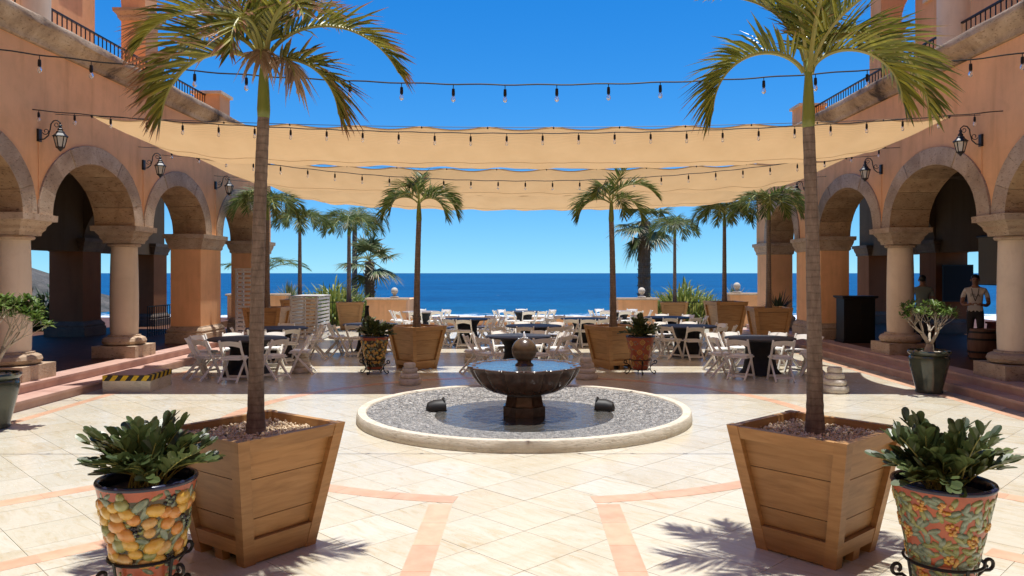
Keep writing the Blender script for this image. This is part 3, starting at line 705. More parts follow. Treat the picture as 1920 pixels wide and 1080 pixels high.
def spot(x, y, rz, label):
    o = thing('fountain_light', label, 'lamp', (x, y, .055), rz)
    m = MB(); n = 14                                                     # half-barrel hood, open towards the bowl
    for i, (yy, r) in enumerate(((-.15, .02), (-.12, .10), (-.02, .135), (.14, .14))):
        for j in range(n + 1): m.vert((r * math.cos(PI * j / n), yy, r * math.sin(PI * j / n) * 1.05))
    for i in range(3):
        for j in range(n): q = i * (n + 1) + j; m.face([q, q + 1, q + n + 2, q + n + 1])
    m.box((-.13, -.1, -.015), (.13, .15, .0)); m.build('hood', 'rubber', o, smooth=False, ang=40)
    m = MB(); m.lathe([(.085, 0), (.10, .01), (.10, .03), (.07, .035)], 18); l = m.build('lens', 'screen', o, (0, .10, .075)); l.rotation_euler = (R(-90), 0, 0)
spot(-1.33, 11.75, R(-75), 'black hooded spotlight in the fountain basin on the slatted-screen side')
spot(1.22, 11.8, R(75), 'black hooded spotlight in the fountain basin on the sunflower pot side')

# ================================================================== wooden planters
WB, WT, PH = .315, .475, .94
def hw(v): return WB + (WT - WB) * v
def make_planter(name, label, full=True):
    o = thing(name, label, 'planter')
    def F_(x, d, v): return Vector((x, -(hw(v)) + d, v * PH))
    # posts
    m = MB(); pw = .092; rows = []
    m.hexa([(hw(0) - pw, -hw(0), 0), (hw(0), -hw(0), 0), (hw(0), -hw(0) + pw, 0), (hw(0) - pw, -hw(0) + pw, 0), (hw(1) - pw, -hw(1), PH), (hw(1), -hw(1), PH), (hw(1), -hw(1) + pw, PH), (hw(1) - pw, -hw(1) + pw, PH)])
    post = m.mesh('corner_post', 'wood')
    def panel(v0, v1, d0, d1, off, nm):
        q = MB(); q.hexa([F_(-(hw(v0) - off), d0, v0), F_(hw(v0) - off, d0, v0), F_(hw(v0) - off, d1, v0), F_(-(hw(v0) - off), d1, v0),
                          F_(-(hw(v1) - off), d0, v1), F_(hw(v1) - off, d0, v1), F_(hw(v1) - off, d1, v1), F_(-(hw(v1) - off), d1, v1)]); return q.mesh(nm, 'wood')
    top = panel(.90, .996, .004, .055, pw + .001, 'top_rail'); bots = panel(.012, .20, .004, .055, pw + .001, 'bottom_rail'); botg = panel(.085, .20, .004, .055, pw + .001, 'bottom_rail')
    vs_ = [.203, .36, .68, .897] if full else [.203, .5, .897]
    planks = [panel(a, b - .006, .046, .066, pw + .0015, 'plank') for a, b in zip(vs_[:-1], vs_[1:])]
    q = MB(); q.hexa([(-.05, -hw(0) + .006, 0), (.05, -hw(0) + .006, 0), (.05, -hw(0) + .06, 0), (-.05, -hw(0) + .06, 0), (-.05, -hw(.08) + .006, .08), (.05, -hw(.08) + .006, .08), (.05, -hw(.08) + .06, .08), (-.05, -hw(.08) + .06, .08)]); foot = q.mesh('foot', 'wood')
    for k in range(4):
        a = k * PI / 2
        place('corner_post', post, o, rz=a); place('top_rail', top, o, rz=a)
        place('bottom_rail', bots if k % 2 == 0 else botg, o, rz=a)
        if k % 2: place('foot', foot, o, rz=a)
        for p in planks: place('plank', p, o, rz=a)
    # liner and gravel
    m = MB(); a, b = hw(.1) - .06, hw(.97) - .06
    sqloft(m, [(a, a, .1), (b, b, .86)], 0, 0); m.build('liner', 'soil', o)
    m = MB(); rnd = random.Random(3); ncount = 1900 if full else 250
    for k in range(ncount):
        x, y = rnd.uniform(-b, b), rnd.uniform(-b, b); s = rnd.uniform(.006, .014); z = .862 + rnd.uniform(0, .025)
        rot = Euler((rnd.uniform(0, 3), rnd.uniform(0, 3), rnd.uniform(0, 3))).to_matrix()
        m.blob((x * .97, y * .97, z), s * 1.5, s, s * .7, rot=rot, nu=5, nv=3)
    m.build('gravel', 'gravelm', o, kind='stuff')
    return o
PLs = 'wooden planter tapering to its foot, '
plA = make_planter('wooden_planter', PLs + 'beside the pot of painted fruit'); plA.location = (-2.06, 6.0, 0); plA.rotation_euler.z = R(54)
plB = dup(plA, (2.22, 5.96, 0), R(-48), PLs + 'beside the pot with leaves and yellow flowers')
dup(plA, (-2.38, 17.3, 0), R(45), PLs + 'beside the pot of painted lemons'); dup(plA, (1.98, 17.4, 0), R(-60), PLs + 'beside the sunflower pot')
plF = make_planter('wooden_planter', PLs + 'in front of the tall white slatted screen', False); plF.location = (-7.1, 21.6, 0); plF.rotation_euler.z = R(1); plF.scale = (1.1, 1.1, 1.24)
dup(plF, (6.72, 21.5, 0), R(-3), PLs + 'beside the black cabinet and table at the shaded steps', scale=(1.1, 1.1, 1.24))
dup(plF, (6.43, 25, 0), R(10), PLs + 'half hidden between two others near the far arcade pier', scale=(1.12, 1.12, 1.28))
dup(plF, (-7.75, 27, 0), R(0), PLs + 'mostly hidden behind the low white slatted screen', scale=(1.12, 1.12, 1.28))
dup(plF, (5.55, 29, 0), R(-8), PLs + 'beside the finial wall nearest the yellow-green bush', scale=(1.05, 1.05, 1.1))
dup(plF, (-6.45, 29, 0), R(10), PLs + 'beside the finial wall behind the folded chairs', scale=(1.05, 1.05, 1.1))

# ================================================================== palms
def frond_mesh(L_, e0, e1, n, ll, lift, seed, mat, power=1.0, wid=.026, sway=0, droopk=.25):
    rnd = random.Random(seed); m = MB(); K = 26; pts = []; p = Vector((0, 0, 0)); tans = []
    for k in range(K + 1):
        u = k / K; e = R(e0 + (e1 - e0) * u ** power); t = Vector((math.cos(e), sway * u, math.sin(e))).normalized()
        pts.append(p.copy()); tans.append(t); p = p + t * (L_ / K)
    m.tube(pts, [.017 * (1 - .85 * k / K) + .003 for k in range(K + 1)], 5, m=1)
    for i in range(n):
        u = .13 + .87 * (i / (n - 1)); f = u * K; k = min(K - 1, int(f)); o = pts[k].lerp(pts[k + 1], f - k); t = tans[k]
        nn = Vector((-t.z, 0, t.x)); sd = t.cross(nn).normalized()
        lw = min(1, .45 + u * 1.9) * (1 - .62 * max(0, (u - .55) / .45) ** 1.3)
        for s in (-1, 1):
            fa = R(62 - 34 * u + rnd.uniform(-9, 9)); lf = R(lift + rnd.uniform(-14, 14))
            d = t * math.cos(fa) + (sd * s * math.cos(lf) + nn * math.sin(lf)) * math.sin(fa)
            l = ll * lw * rnd.uniform(.82, 1.1)
            m.leaf(o, d, nn + sd * s * -.6, l, wid * rnd.uniform(.8, 1.15), ((0, .35), (.25, 1), (.65, .75), (1, .04)), rnd.random(), droopk * rnd.uniform(.3, 1.5), .5)
    return m.mesh('frond', [mat, 'rachis'])
def palm(label, loc, h, fronds, group=None, r=(.075, .058), mat='frond', shaft=.45, lean=(0, 0), seed=1, rz=0, dead=()):
    o = thing('palm_tree', label, 'palm tree', loc, rz, group); rnd = random.Random(seed)
    m = MB(); pts = []; rad = []; nz = 60; hs_ = h - shaft
    for k in range(nz + 1):
        u = k / nz; fl = .45 * math.exp(-u * 14)
        pts.append((lean[0] * u * u, lean[1] * u * u, -.05 + (hs_ + .05) * u)); rad.append((r[0] + (r[1] - r[0]) * u) * (1 + fl + (.028 if k % 2 else 0) + rnd.uniform(-.025, .025)))
    m.tube(pts, rad, 14); m.build('trunk', 'trunk', o, ang=60)
    m = MB(); lx, ly = lean
    prof = [(0, 1.02), (.15, 1.12), (.5, .95), (.8, .72), (1.0, .55), (1.12, .2)]
    m.tube([(lx, ly, hs_ - .02 + shaft * a) for a, b in prof], [r[1] * b for a, b in prof], 14); m.build('crownshaft', 'shaft', o, smooth=True)
    for i, f in enumerate(fronds):
        az, e0, e1, L_, n, ll = f[:6]; lift = f[6] if len(f) > 6 else 35; pw_ = f[7] if len(f) > 7 else .85
        me = frond_mesh(L_, e0, e1, n, ll, lift, seed * 50 + i, mat, pw_)
        q = place('frond', me, o, (lx + .035 * math.cos(R(az)), ly + .035 * math.sin(R(az)), h - .05 + .05 * (i % 3)), R(az))
    for i, (az, e0, e1, L_, n, ll) in enumerate(dead):
        me = frond_mesh(L_, e0, e1, n, ll, -10, seed * 90 + i, 'dead', 1, .028, 0, .8)
        place('dead_frond', me, o, (lx + .04 * math.cos(R(az)), ly + .04 * math.sin(R(az)), h - .1), R(az))
    return o
#        az   e0  e1   L    n   leaflet  lift
FR = [(184, 58, -92, 1.02, 46, .46, 38, .8), (352, 52, -90, .92, 42, .42, 38, .8), (14, 58, -84, 1.42, 52, .48, 36, .85), (96, 84, 20, 1.35, 56, .46, 25), (62, 80, -25, 1.35, 56, .46),
      (128, 76, 5, 1.2, 50, .45), (268, 82, 10, 1.1, 46, .42), (322, 76, -20, 1.25, 52, .45), (225, 80, 20, 1.05, 46, .42), (30, 70, -60, 1.35, 56, .46)]
FL = [(184, 38, -88, 1.02, 46, .45, 30, .8), (172, 60, -85, 1.18, 50, .46, 30, .85), (205, 66, -70, 1.05, 44, .44, 25), (355, 25, -88, .8, 40, .42, 28, .8), (8, 62, -66, 1.22, 46, .45, 30), (70, 80, -20, 1.2, 44, .42),
      (110, 82, 0, 1.15, 44, .42), (145, 72, -40, 1.1, 44, .44), (268, 62, -85, .8, 36, .38), (305, 74, -45, 1.0, 42, .42), (235, 80, -10, 1.0, 40, .42), (335, 80, 10, 1.1, 42, .42)]
pR = palm('tall palm with heart-shaped arching fronds, in the planter by the leaf-and-flower pot', (2.22, 5.97, .86), 2.82, FR, r=(.06, .043), seed=3, lean=(-.05, 0))
pL = palm('tall palm with dry brown-tipped fronds, in the planter by the painted fruit pot', (-2.06, 6.0, .86), 2.9, FL, r=(.058, .044), seed=5, mat='frondr', lean=(.06, 0), dead=((325, 45, -85, .42, 22, .26), (285, 60, -70, .4, 20, .24)))
FM = [(180, 50, -88, 1.05, 46, .46, 34, .8), (0, 52, -86, 1.1, 46, .46, 34, .8), (215, 40, -88, .9, 40, .42), (330, 40, -88, .95, 40, .42), (90, 80, 0, 1.2, 42, .44), (140, 68, -60, 1.2, 44, .46), (40, 68, -55, 1.2, 44, .46), (265, 74, -40, .95, 40, .42)]
pM = palm('palm with drooping dark fronds, in the planter by the painted lemon pot', (-2.38, 17.3, .86), 2.85, FM, r=(.075, .055), seed=9, mat='frondf', lean=(.05, 0))
dup(pM, (1.98, 17.4, .86), R(205), 'palm with drooping dark fronds, in the planter by the sunflower pot')
FN = [(az, e, -70 - (az % 20), 1.05 + .02 * (az % 11), 36, .5, 25) for az, e in ((10, 62), (36, 40), (62, 50), (95, 66), (120, 36), (145, 52), (185, 60), (212, 38), (240, 52), (275, 60), (300, 36), (330, 50), (70, 80), (250, 82))]
pF = palm('palm leaning over the planter in front of the tall slatted screen', (-7.1, 21.6, 1.07), 2.95, FN, r=(.075, .055), seed=13, mat='frondf')
dup(pF, (6.72, 21.5, 1.07), R(70), 'bushy palm in the planter beside the black cabinet')
dup(pF, (6.4, 25, 1.1), R(150), 'slender palm in the planter half hidden near the far arcade pier')
dup(pF, (-7.75, 27, 1.1), R(250), 'slender palm rising behind the low white slatted screen', scale=(1, 1, .97))
dup(pF, (5.58, 29, .94), R(20), 'small palm in the planter beside the yellow-green bush', scale=(.95, .95, .98))
dup(pF, (-6.5, 29, .94), R(310), 'palm with pale arching fronds in the planter by the finial wall', scale=(1.15, 1.15, 1.02))
# garden palms beyond the terrace
def fan_palm(label, loc, h, n, rl, seed, tr=(.22, .2), droop=40):
    o = thing('fan_palm', label, 'palm tree', loc); rnd = random.Random(seed)
    m = MB(); K = 40; m.tube([(0, 0, h * k / K) for k in range(K + 1)], [tr[0] + (tr[1] - tr[0]) * k / K + (.02 if k % 2 else 0) for k in range(K + 1)], 12)
    for k in range(130):
        a = rnd.uniform(0, 2 * PI); z = rnd.uniform(.1, h); rr = tr[0] + .01
        m.leaf((rr * math.cos(a), rr * math.sin(a), z), (math.cos(a) * .7, math.sin(a) * .7, 1), (math.cos(a), math.sin(a), 0), .16, .09)
    m.build('trunk', 'fartrunk', o)
    for i in range(n):
        az = 2 * PI * i / n * 2.618 + rnd.uniform(-.3, .3); u = i / (n - 1); e = R(80 - (80 + droop) * u + rnd.uniform(-8, 8)); q = MB()
        d = Vector((math.cos(e), 0, math.sin(e))); pl = rl * .75; tip = d * pl + Vector((0, 0, -.12 * pl)); q.tube([(0, 0, 0), d * pl * .5, tip], [.02, .015, .01], 5, m=1)
        up = Vector((-d.z, 0, d.x)); ns = 26
        for k in range(ns):
            t = R(-115 + 230 * k / (ns - 1)); dd = d * math.cos(t) + Vector((0, 1, 0)) * math.sin(t) + up * .12
            q.leaf(tip, dd, up, rl * rnd.uniform(.7, .9) * (1 - .25 * abs(t) / 2), .085, ((0, .3), (.35, 1), (.7, .6), (1, .05)), rnd.random(), rnd.uniform(.15, .6), .3, tb=0)
        lf = q.build('frond', ['fanleaf', 'rachis'], o, (0, 0, h)); lf.rotation_euler.z = az
    return o
g = at(693, 490, 37); fan_palm('bushy pale fan palm growing behind the finial wall', (g.x, 37, ter(g.x, 37)), g.z - ter(0, 37), 20, 1.15, 4, (.26, .2), 50)
g = at(1208, 415, 40); fan_palm('tall thick-trunked fan palm with shaggy crown beyond the finial wall', (g.x, 40, ter(g.x, 40)), g.z - ter(0, 40), 26, 1.35, 8, (.33, .30), 65)
g = at(665, 410, 42); FG = [(az, e, -78, 2.0 + .05 * (az % 7), 46, .75, 8) for az, e in ((5, 55), (48, 40), (92, 64), (133, 35), (180, 55), (222, 38), (270, 50), (315, 42), (20, 75), (160, 72), (290, 74))]
palm('tall coconut palm with broad pale crown far behind the planters', (g.x, 42, ter(g.x, 42)), g.z - ter(0, 42), FG, r=(.17, .12), seed=21, mat='fanleaf', shaft=.3)
g = at(488, 520, 36); palm('low coconut palm with long fronds behind the orange garden wall', (g.x, 36, ter(g.x, 36)), g.z - ter(0, 36), [(az, e, -30, 2.4, 46, .7, 5) for az, e in ((0, 70), (30, 55), (330, 62), (80, 80), (150, 60), (200, 50), (260, 70))], r=(.16, .12), seed=22, mat='frondf', shaft=.3)
# strap-leaved bushes, yuccas
def bush(name, label, cat, loc, n, L_, W_, mat, rad, hgt, seed, droop=.35):
    o = thing(name, label, cat, loc); rnd = random.Random(seed); m = MB()
    for k in range(n):
        a = rnd.uniform(0, 2 * PI); q = rad * math.sqrt(rnd.random()); e = R(rnd.uniform(15, 88)); z = hgt * rnd.random() * (1 - .6 * q / rad)
        d = (math.cos(a) * math.cos(e), math.sin(a) * math.cos(e), math.sin(e))
        m.leaf((q * math.cos(a), q * math.sin(a), z), d, (0, 0, 1), L_ * rnd.uniform(.6, 1.15), W_, ((0, .6), (.3, 1), (.65, .8), (1, .05)), rnd.random(), droop * rnd.uniform(.3, 1.6), .3)
    m.build('leaves', mat, o)
    m = MB()
    for k in range(7):
        a = rnd.uniform(0, 2 * PI); m.tube([(0, 0, -.4), (rad * .3 * math.cos(a), rad * .3 * math.sin(a), hgt * .4), (rad * .6 * math.cos(a), rad * .6 * math.sin(a), hgt * .8)], [.04, .03, .015], 6)
    m.build('stem', 'bark', o); return o
bush('strap_leaf_bush', 'yellow-green strap-leaved bush behind iron fence by the slatted screens', 'bush', (-8.0, 32.9, -.1), 1700, .8, .075, 'variegated', 1.7, 1.75, 31)
bush('strap_leaf_bush', 'yellow-green strap-leaved bush behind iron fence by the arcade pier', 'bush', (6.75, 32.9, -.1), 1700, .8, .075, 'variegated', 1.6, 1.7, 32)
bush('yucca', 'spiky grey-green yucca rosette above the orange garden wall', 'yucca', (-9.5, 31.6, .9), 90, .9, .045, 'fanleaf', .12, .15, 33, .1)
bush('yucca', 'spiky yucca rosette above the garden wall with ball finial', 'yucca', (8.6, 31.9, .85), 90, .8, .045, 'fanleaf', .12, .15, 34, .1)
bush('yucca', 'dark spiky yucca beside the shaded pier behind the bushy palm', 'yucca', (8.0, 24.6, .85), 60, .7, .05, 'darkleaf', .1, .15, 35, .1)
bush('shrub', 'dark leafy shrub outside the gallery seen past the cream column', 'shrub', (-15.2, 25.2, .1), 700, .5, .1, 'darkleaf', 1.0, 1.7, 36)
bush('shrub', 'dark leafy shrub outside the gallery under the grey hillside', 'shrub', (-17.2, 26.5, .0), 800, .5, .1, 'darkleaf', 1.3, 1.6, 37)
bush('shrub', 'dark low shrub outside the gallery near the fence gap', 'shrub', (-12.8, 30.3, .0), 260, .5, .07, 'darkleaf', .8, .9, 38)
# ================================================================== painted pots on iron stands
def prad(z): return .172 + (.298 - .172) * ((z - .12) / .62) ** 1.1 if z > .12 else .172
def surf(a, z, out=0.0):
    r = prad(z) + out; n = Vector((math.cos(a), math.sin(a), -.18)).normalized()
    t = Vector((-math.sin(a), math.cos(a), 0)); return Vector((r * math.cos(a), r * math.sin(a), z)), Matrix((t, n.cross(t) * -1, n)).transposed(), n
def relief(m, a, z, w_, h_, mi, dep=.35, rot=0.0, out=0.0, nu=9, nv=4):
    p, B, n = surf(a, z, out); m.blob(p, w_, h_, min(w_, h_) * dep, mi, B @ Matrix.Rotation(rot, 3, 'Z'), nu, nv)
def poisson(rnd, n, z0, z1, dmin):
    pts = []
    for k in range(n * 40):
        a = rnd.uniform(0, 2 * PI); z = rnd.uniform(z0, z1)
        if all(math.hypot(min(abs(a - b), 2 * PI - abs(a - b)) * prad(z), z - c) > dmin for b, c in pts): pts.append((a, z))
        if len(pts) >= n: break
    return pts
GL = ['yel', 'org', 'grn', 'teal', 'cream_g', 'grape']
def deco(kind, seed):
    rnd = random.Random(seed); m = MB()
    if kind in ('fruit', 'lemon'):
        for a, z in poisson(rnd, 120, .27 if kind == 'fruit' else .2, .67, .056 if kind == 'fruit' else .045):
            q = rnd.random(); s = rnd.uniform(.038, .056) if kind == 'fruit' else rnd.uniform(.03, .042)
            if kind == 'lemon': relief(m, a, z, s * 1.15, s * .85, 0 if q < .75 else (4 if q < .9 else 2), .5, rnd.uniform(0, 3)); continue
            if q < .3: relief(m, a, z, s * 1.25, s * .95, rnd.choice((0, 0, 4, 1)), .5, rnd.uniform(-.6, .6))
            elif q < .52:
                w_ = rnd.uniform(-.6, .6); mi = rnd.choice((0, 2, 4, 2)); relief(m, a, z, s, s, mi, .55); relief(m, a + math.sin(w_) * .045 / prad(z), z + .045 * math.cos(w_), s * .6, s * .8, mi, .6, -w_)
            elif q < .68: relief(m, a, z, s, s * .95, 1, .5)
            elif q < .80:
                for k in range(14): relief(m, a + rnd.uniform(-.03, .03) / prad(z), z + rnd.uniform(-.045, .035), .012, .012, 5 if rnd.random() < .7 else 3, .8, 0, .004, 6, 3)
            else: relief(m, a, z, s * .55, s * 1.3, rnd.choice((2, 3, 3)), .25, rnd.uniform(0, 3))
        for a, z in poisson(rnd, 170, .14, .71, .036): relief(m, a, z, .018, .046, rnd.choice((2, 3, 3)), .22, rnd.uniform(0, 3), -.002, 7, 3)
    elif kind == 'floral':
        cl = poisson(rnd, 20, .2, .67, .125)
        for a, z in cl:
            for k in range(16):
                t = rnd.uniform(0, 2 * PI); q = .038 * math.sqrt(rnd.random()); relief(m, a + q * math.cos(t) / prad(z), z + q * math.sin(t), .0125, .0125, rnd.choice((0, 0, 1, 4)), .8, 0, .003, 6, 4)
        for a, z in poisson(rnd, 420, .15, .71, .026):
            if any(math.hypot(min(abs(a - b), 2 * PI - abs(a - b)) * prad(z), z - c) < .05 for b, c in cl): continue
            relief(m, a, z, .021, .046, rnd.choice((2, 3, 3, 2, 2, 3)), .22, rnd.uniform(0, 3.1), 0, 8, 3)
    else:
        cl = poisson(rnd, 22, .18, .66, .115)
        for a, z in cl:
            relief(m, a, z, .024, .024, 1, .5, 0, .004)
            for k in range(11):
                t = 2 * PI * k / 11; relief(m, a + .043 * math.cos(t) / prad(z), z + .043 * math.sin(t), .011, .024, 0, .3, t - PI / 2, .001, 6, 3)
        for a, z in poisson(rnd, 130, .15, .69, .03):
            if any(math.hypot(min(abs(a - b), 2 * PI - abs(a - b)) * prad(z), z - c) < .075 for b, c in cl): continue
            relief(m, a, z, .012, .03, 2 if rnd.random() < .6 else 3, .25, rnd.uniform(0, 3), 0, 6, 3)
    return m
def scroll(m, a, r0, z0):
    # S-shaped wrought leg with curled ends
    pts = []
    for k in range(13):
        t = R(250 - 330 * k / 12); q = .018 + .022 * k / 12; pts.append((r0 + .15 + q * math.cos(t), .255 + q * math.sin(t)))
    pts = pts[::1]
    pts += [(r0 + .115, .215), (r0 + .06, .17), (r0 + .045, .12), (r0 + .06, .07), (r0 + .09, .03)]
    for k in range(12):
        t = R(200 + 300 * k / 11); q = .038 - .022 * k / 11; pts.append((r0 + .135 + q * math.cos(t), .044 + q * math.sin(t)))
    m.tube([(p * math.cos(a), p * math.sin(a), z) for p, z in pts], .0115, 6)
def zamia(root, n, seed, z0, spread=1.0):
    rnd = random.Random(seed)
    for i in range(n):
        q = MB(); e0 = rnd.uniform(42, 96); e1 = e0 - rnd.uniform(20, 75); L_ = rnd.uniform(.31, .48) * spread; K = 12; p = Vector((0, 0, 0)); pts = []; tn = []
        for k in range(K + 1):
            e = R(e0 + (e1 - e0) * k / K); t = Vector((math.cos(e), 0, math.sin(e))); pts.append(p.copy()); tn.append(t); p = p + t * L_ / K
        q.tube(pts, [.006 - .0035 * k / K for k in range(K + 1)], 5, m=1); nl = 7; ir = rnd.random()
        for k in range(nl):
            u = .36 + .64 * k / (nl - 1); f = u * K; j = min(K - 1, int(f)); o = pts[j].lerp(pts[j + 1], f - j); t = tn[j]; nn = Vector((-t.z, 0, t.x)); sd = Vector((0, 1, 0))
            for s in (-1, 1):
                fa = R(64 - 34 * u + rnd.uniform(-12, 12)); lf = R(40 + rnd.uniform(-28, 28)); d = t * math.cos(fa) + (sd * s * math.cos(lf) + nn * math.sin(lf)) * math.sin(fa)
                q.leaf(o, d, nn - sd * s * .5 + Vector((rnd.uniform(-.5, .5), 0, rnd.uniform(-.5, .5))), rnd.uniform(.095, .14) * (1 - .25 * abs(u - .6)), .05, ((0, .2), (.2, .7), (.5, 1), (.78, .95), (.94, .55), (1, .1)), min(1, max(0, ir * .6 + rnd.random() * .5)), .08, .22)
        f = q.build('frond', ['zamia', 'rachis'], root, (rnd.uniform(-.09, .09), rnd.uniform(-.09, .09), z0)); f.rotation_euler.z = 2 * PI * i / n * 1.618 * 2 + rnd.uniform(-.3, .3)
def pot(label, plantlabel, loc, rz, kind, seed, npl, nfl=None):
    o = thing('painted_pot', label, 'flower pot', loc, rz)
    m = MB(); prof = [(.14, .06), (.168, .10)] + [(prad(.12 + .62 * k / 10), .12 + .62 * k / 10) for k in range(11)]
    m.lathe(prof, 40, caps=False); m.face([m.vert((.14 * math.cos(2*PI*j/20), .14 * math.sin(2*PI*j/20), .062)) for j in range(20)][::-1])
    if kind in ('fruit', 'lemon'):
        for q, f in enumerate(m.f):
            zc = sum(m.v[i][2] for i in f) / len(f)
            if (.27 if kind == 'fruit' else .12) < zc < .67: m.m[q] = 1
    body = m.build('body', ['terra', 'darkband'], o, ang=40)
    m = MB(); m.lathe([(.299, .738), (.306, .752), (.301, .765), (.287, .768), (.274, .755), (.268, .72), (.262, .66)], 40, caps=False); m.build('lip', 'bluerim', o, smooth=True)
    m = MB(); m.lathe([(.266, .69), (.15, .70), (.01, .705)], 24, caps=False); m.build('soil', 'soil', o, smooth=True)
    deco(kind, seed).build('glazed_relief', GL, body, smooth=True, kind='stuff')
    m = MB()
    for z, r in ((.10, .192), (.30, .228)): m.tube([(r * math.cos(2*PI*k/28), r * math.sin(2*PI*k/28), z) for k in range(29)], .010, 6)
    for k in range(4): scroll(m, PI / 4 + k * PI / 2, .158, 0)
    for k in range(4): a = PI / 4 + k * PI / 2; m.bar((.199 * math.cos(a), .199 * math.sin(a), .09), (.234 * math.cos(a), .234 * math.sin(a), .31), .02, .008)
    st = m.build('pot_stand', 'iron', None, (loc[0], loc[1], 0), smooth=False, ang=40); st.rotation_euler.z = rz
    tag(st, 'scrolled black iron stand under ' + label[0].lower() + label[1:].split(',')[0], 'pot stand')
    p = thing('cardboard_palm', plantlabel, 'plant', (loc[0], loc[1], loc[2] + .69)); zamia(p, npl, seed, 0)
pot('pot painted with pears and grapes, against a planter', 'bushy dark cardboard palm growing in the painted fruit pot', (-2.42, 5.02, .03), .3, 'fruit', 41, 50)
pot('pot painted with teal leaves and yellow flowers, against a planter', 'bushy dark cardboard palm growing in the leaf-and-flower pot', (2.64, 4.93, .03), .9, 'floral', 42, 50)
pot('pot painted with yellow lemons, beside a planter', 'dark cardboard palm growing in the lemon pot', (-3.13, 16.35, .03), .5, 'lemon', 43, 40)
pot('pot painted with sunflowers, beside a planter', 'dark cardboard palm growing in the sunflower pot', (2.42, 16.3, .03), .8, 'sun', 44, 38)
# adeniums in dark glazed pots
def adenium(label, plabel, loc, seed, s=1.0, lean=0.0):
    o = thing('glazed_pot', plabel, 'flower pot', loc)
    def six(a, z): return 1 - .05 * (1 - abs(math.cos(3 * a))) if z < .66 else 1
    m = MB(); m.lathe([(.22, 0), (.235, .03), (.225, .07), (.27, .25), (.325, .48), (.345, .60), (.33, .65), (.305, .66), (.345, .69), (.355, .72), (.335, .745), (.30, .73), (.29, .66)], 48, fn=six, caps=False); m.build('body', 'gpot', o, ang=50)
    m = MB(); m.lathe([(.30, .68), (.1, .695), (.01, .695)], 24, caps=False); m.build('soil', 'soil', o)
    m = MB(); rnd = random.Random(seed)
    for k in range(70):
        a = rnd.uniform(0, 2 * PI); q = .27 * math.sqrt(rnd.random()); z = rnd.uniform(.015, .03); m.blob((q * math.cos(a), q * math.sin(a), .70), z * 1.4, z, z, nu=6, nv=4)
    m.build('pebbles', 'wstone', o, kind='stuff')
    t = thing('desert_rose', label, 'plant', (loc[0], loc[1], loc[2] + .69)); m = MB(); lv = MB()
    def grow(p, d, L_, r, lev):
        pts = [p]; rr = [r]
        for k in range(3):
            d = (d + Vector((rnd.uniform(-.18, .18), rnd.uniform(-.18, .18), rnd.uniform(-.05, .2)))).normalized(); p = p + d * L_ / 3; pts.append(p); rr.append(r * (1 - .13 * (k + 1)))
        m.tube(pts, rr, 7)
        if lev >= 4:
            for k in range(15 if lean else 9):
                a = rnd.uniform(0, 2 * PI); e = R(rnd.uniform(-15, 60)); dd = Vector((math.cos(a) * math.cos(e), math.sin(a) * math.cos(e), math.sin(e)))
                lv.leaf(p - d * rnd.uniform(0, .04), dd, (0, 0, 1), rnd.uniform(.06, .095) * s, .026 * s, ((0, .25), (.4, .8), (.75, 1), (1, .25)), rnd.random(), .1, .2)
            return
        for k in range(3 if lev < (3 if lean else 2) else rnd.choice((2, 2, 3))):
            a = rnd.uniform(0, 2 * PI) + k * 2.1; sp = rnd.uniform(.45, .8)
            nd = (d + Vector((math.cos(a) * sp + lean * .25, math.sin(a) * sp, rnd.uniform(0, .12)))).normalized(); grow(p, nd, L_ * rnd.uniform(.72, .95), rr[-1] * .74, lev + 1)
    m.tube([(0, 0, -.02), (0, 0, .05), (.01, 0, .12), (.015, 0, .17)], [.085, .08, .065, .05], 10)
    for k in range(5):
        a = k * PI / 2.5 + rnd.uniform(-.3, .3); grow(Vector((.015, 0, .14)), Vector((math.cos(a) * .75 + lean, math.sin(a) * .75, .8)).normalized(), .2 * s, .032, 1)
    m.build('branches', 'bark', t, smooth=True); lv.build('leaves', 'adenium', t)
adenium('desert rose with bare pale branches in the pot on the shaded side', 'dark green glazed pot before the shaded steps', (7.12, 13.75, 0), 61, 1.3)
adenium('leafy desert rose spreading over the sunlit pink steps', 'dark green glazed pot beside the sunlit pink steps', (-7.22, 10.6, 0), 62, 1.55, .25)
# ramp box
o = thing('ramp_box', 'cream step box with yellow and black hazard tape', 'step box', (-6.98, 13.72, 0))
m = MB(); m.hexa([(-.42, 0, 0), (.42, 0, 0), (.34, 1.0, 0), (-.42, 1.0, 0), (-.42, 0, .205), (.42, 0, .205), (.34, 1.0, .205), (-.42, 1.0, .205)]); m.build('body', 'rim', o)
m = MB(); m.hexa([(-.423, -.004, .207), (.424, -.004, .207), (.344, 1.003, .207), (-.423, 1.003, .207), (-.423, -.004, .30), (.424, -.004, .30), (.344, 1.003, .30), (-.423, 1.003, .30)]); m.build('tape', 'tape', o)
m = MB(); m.box((-.40, .03, .302), (.31, .97, .306)); m.build('top_mat', 'step', o)
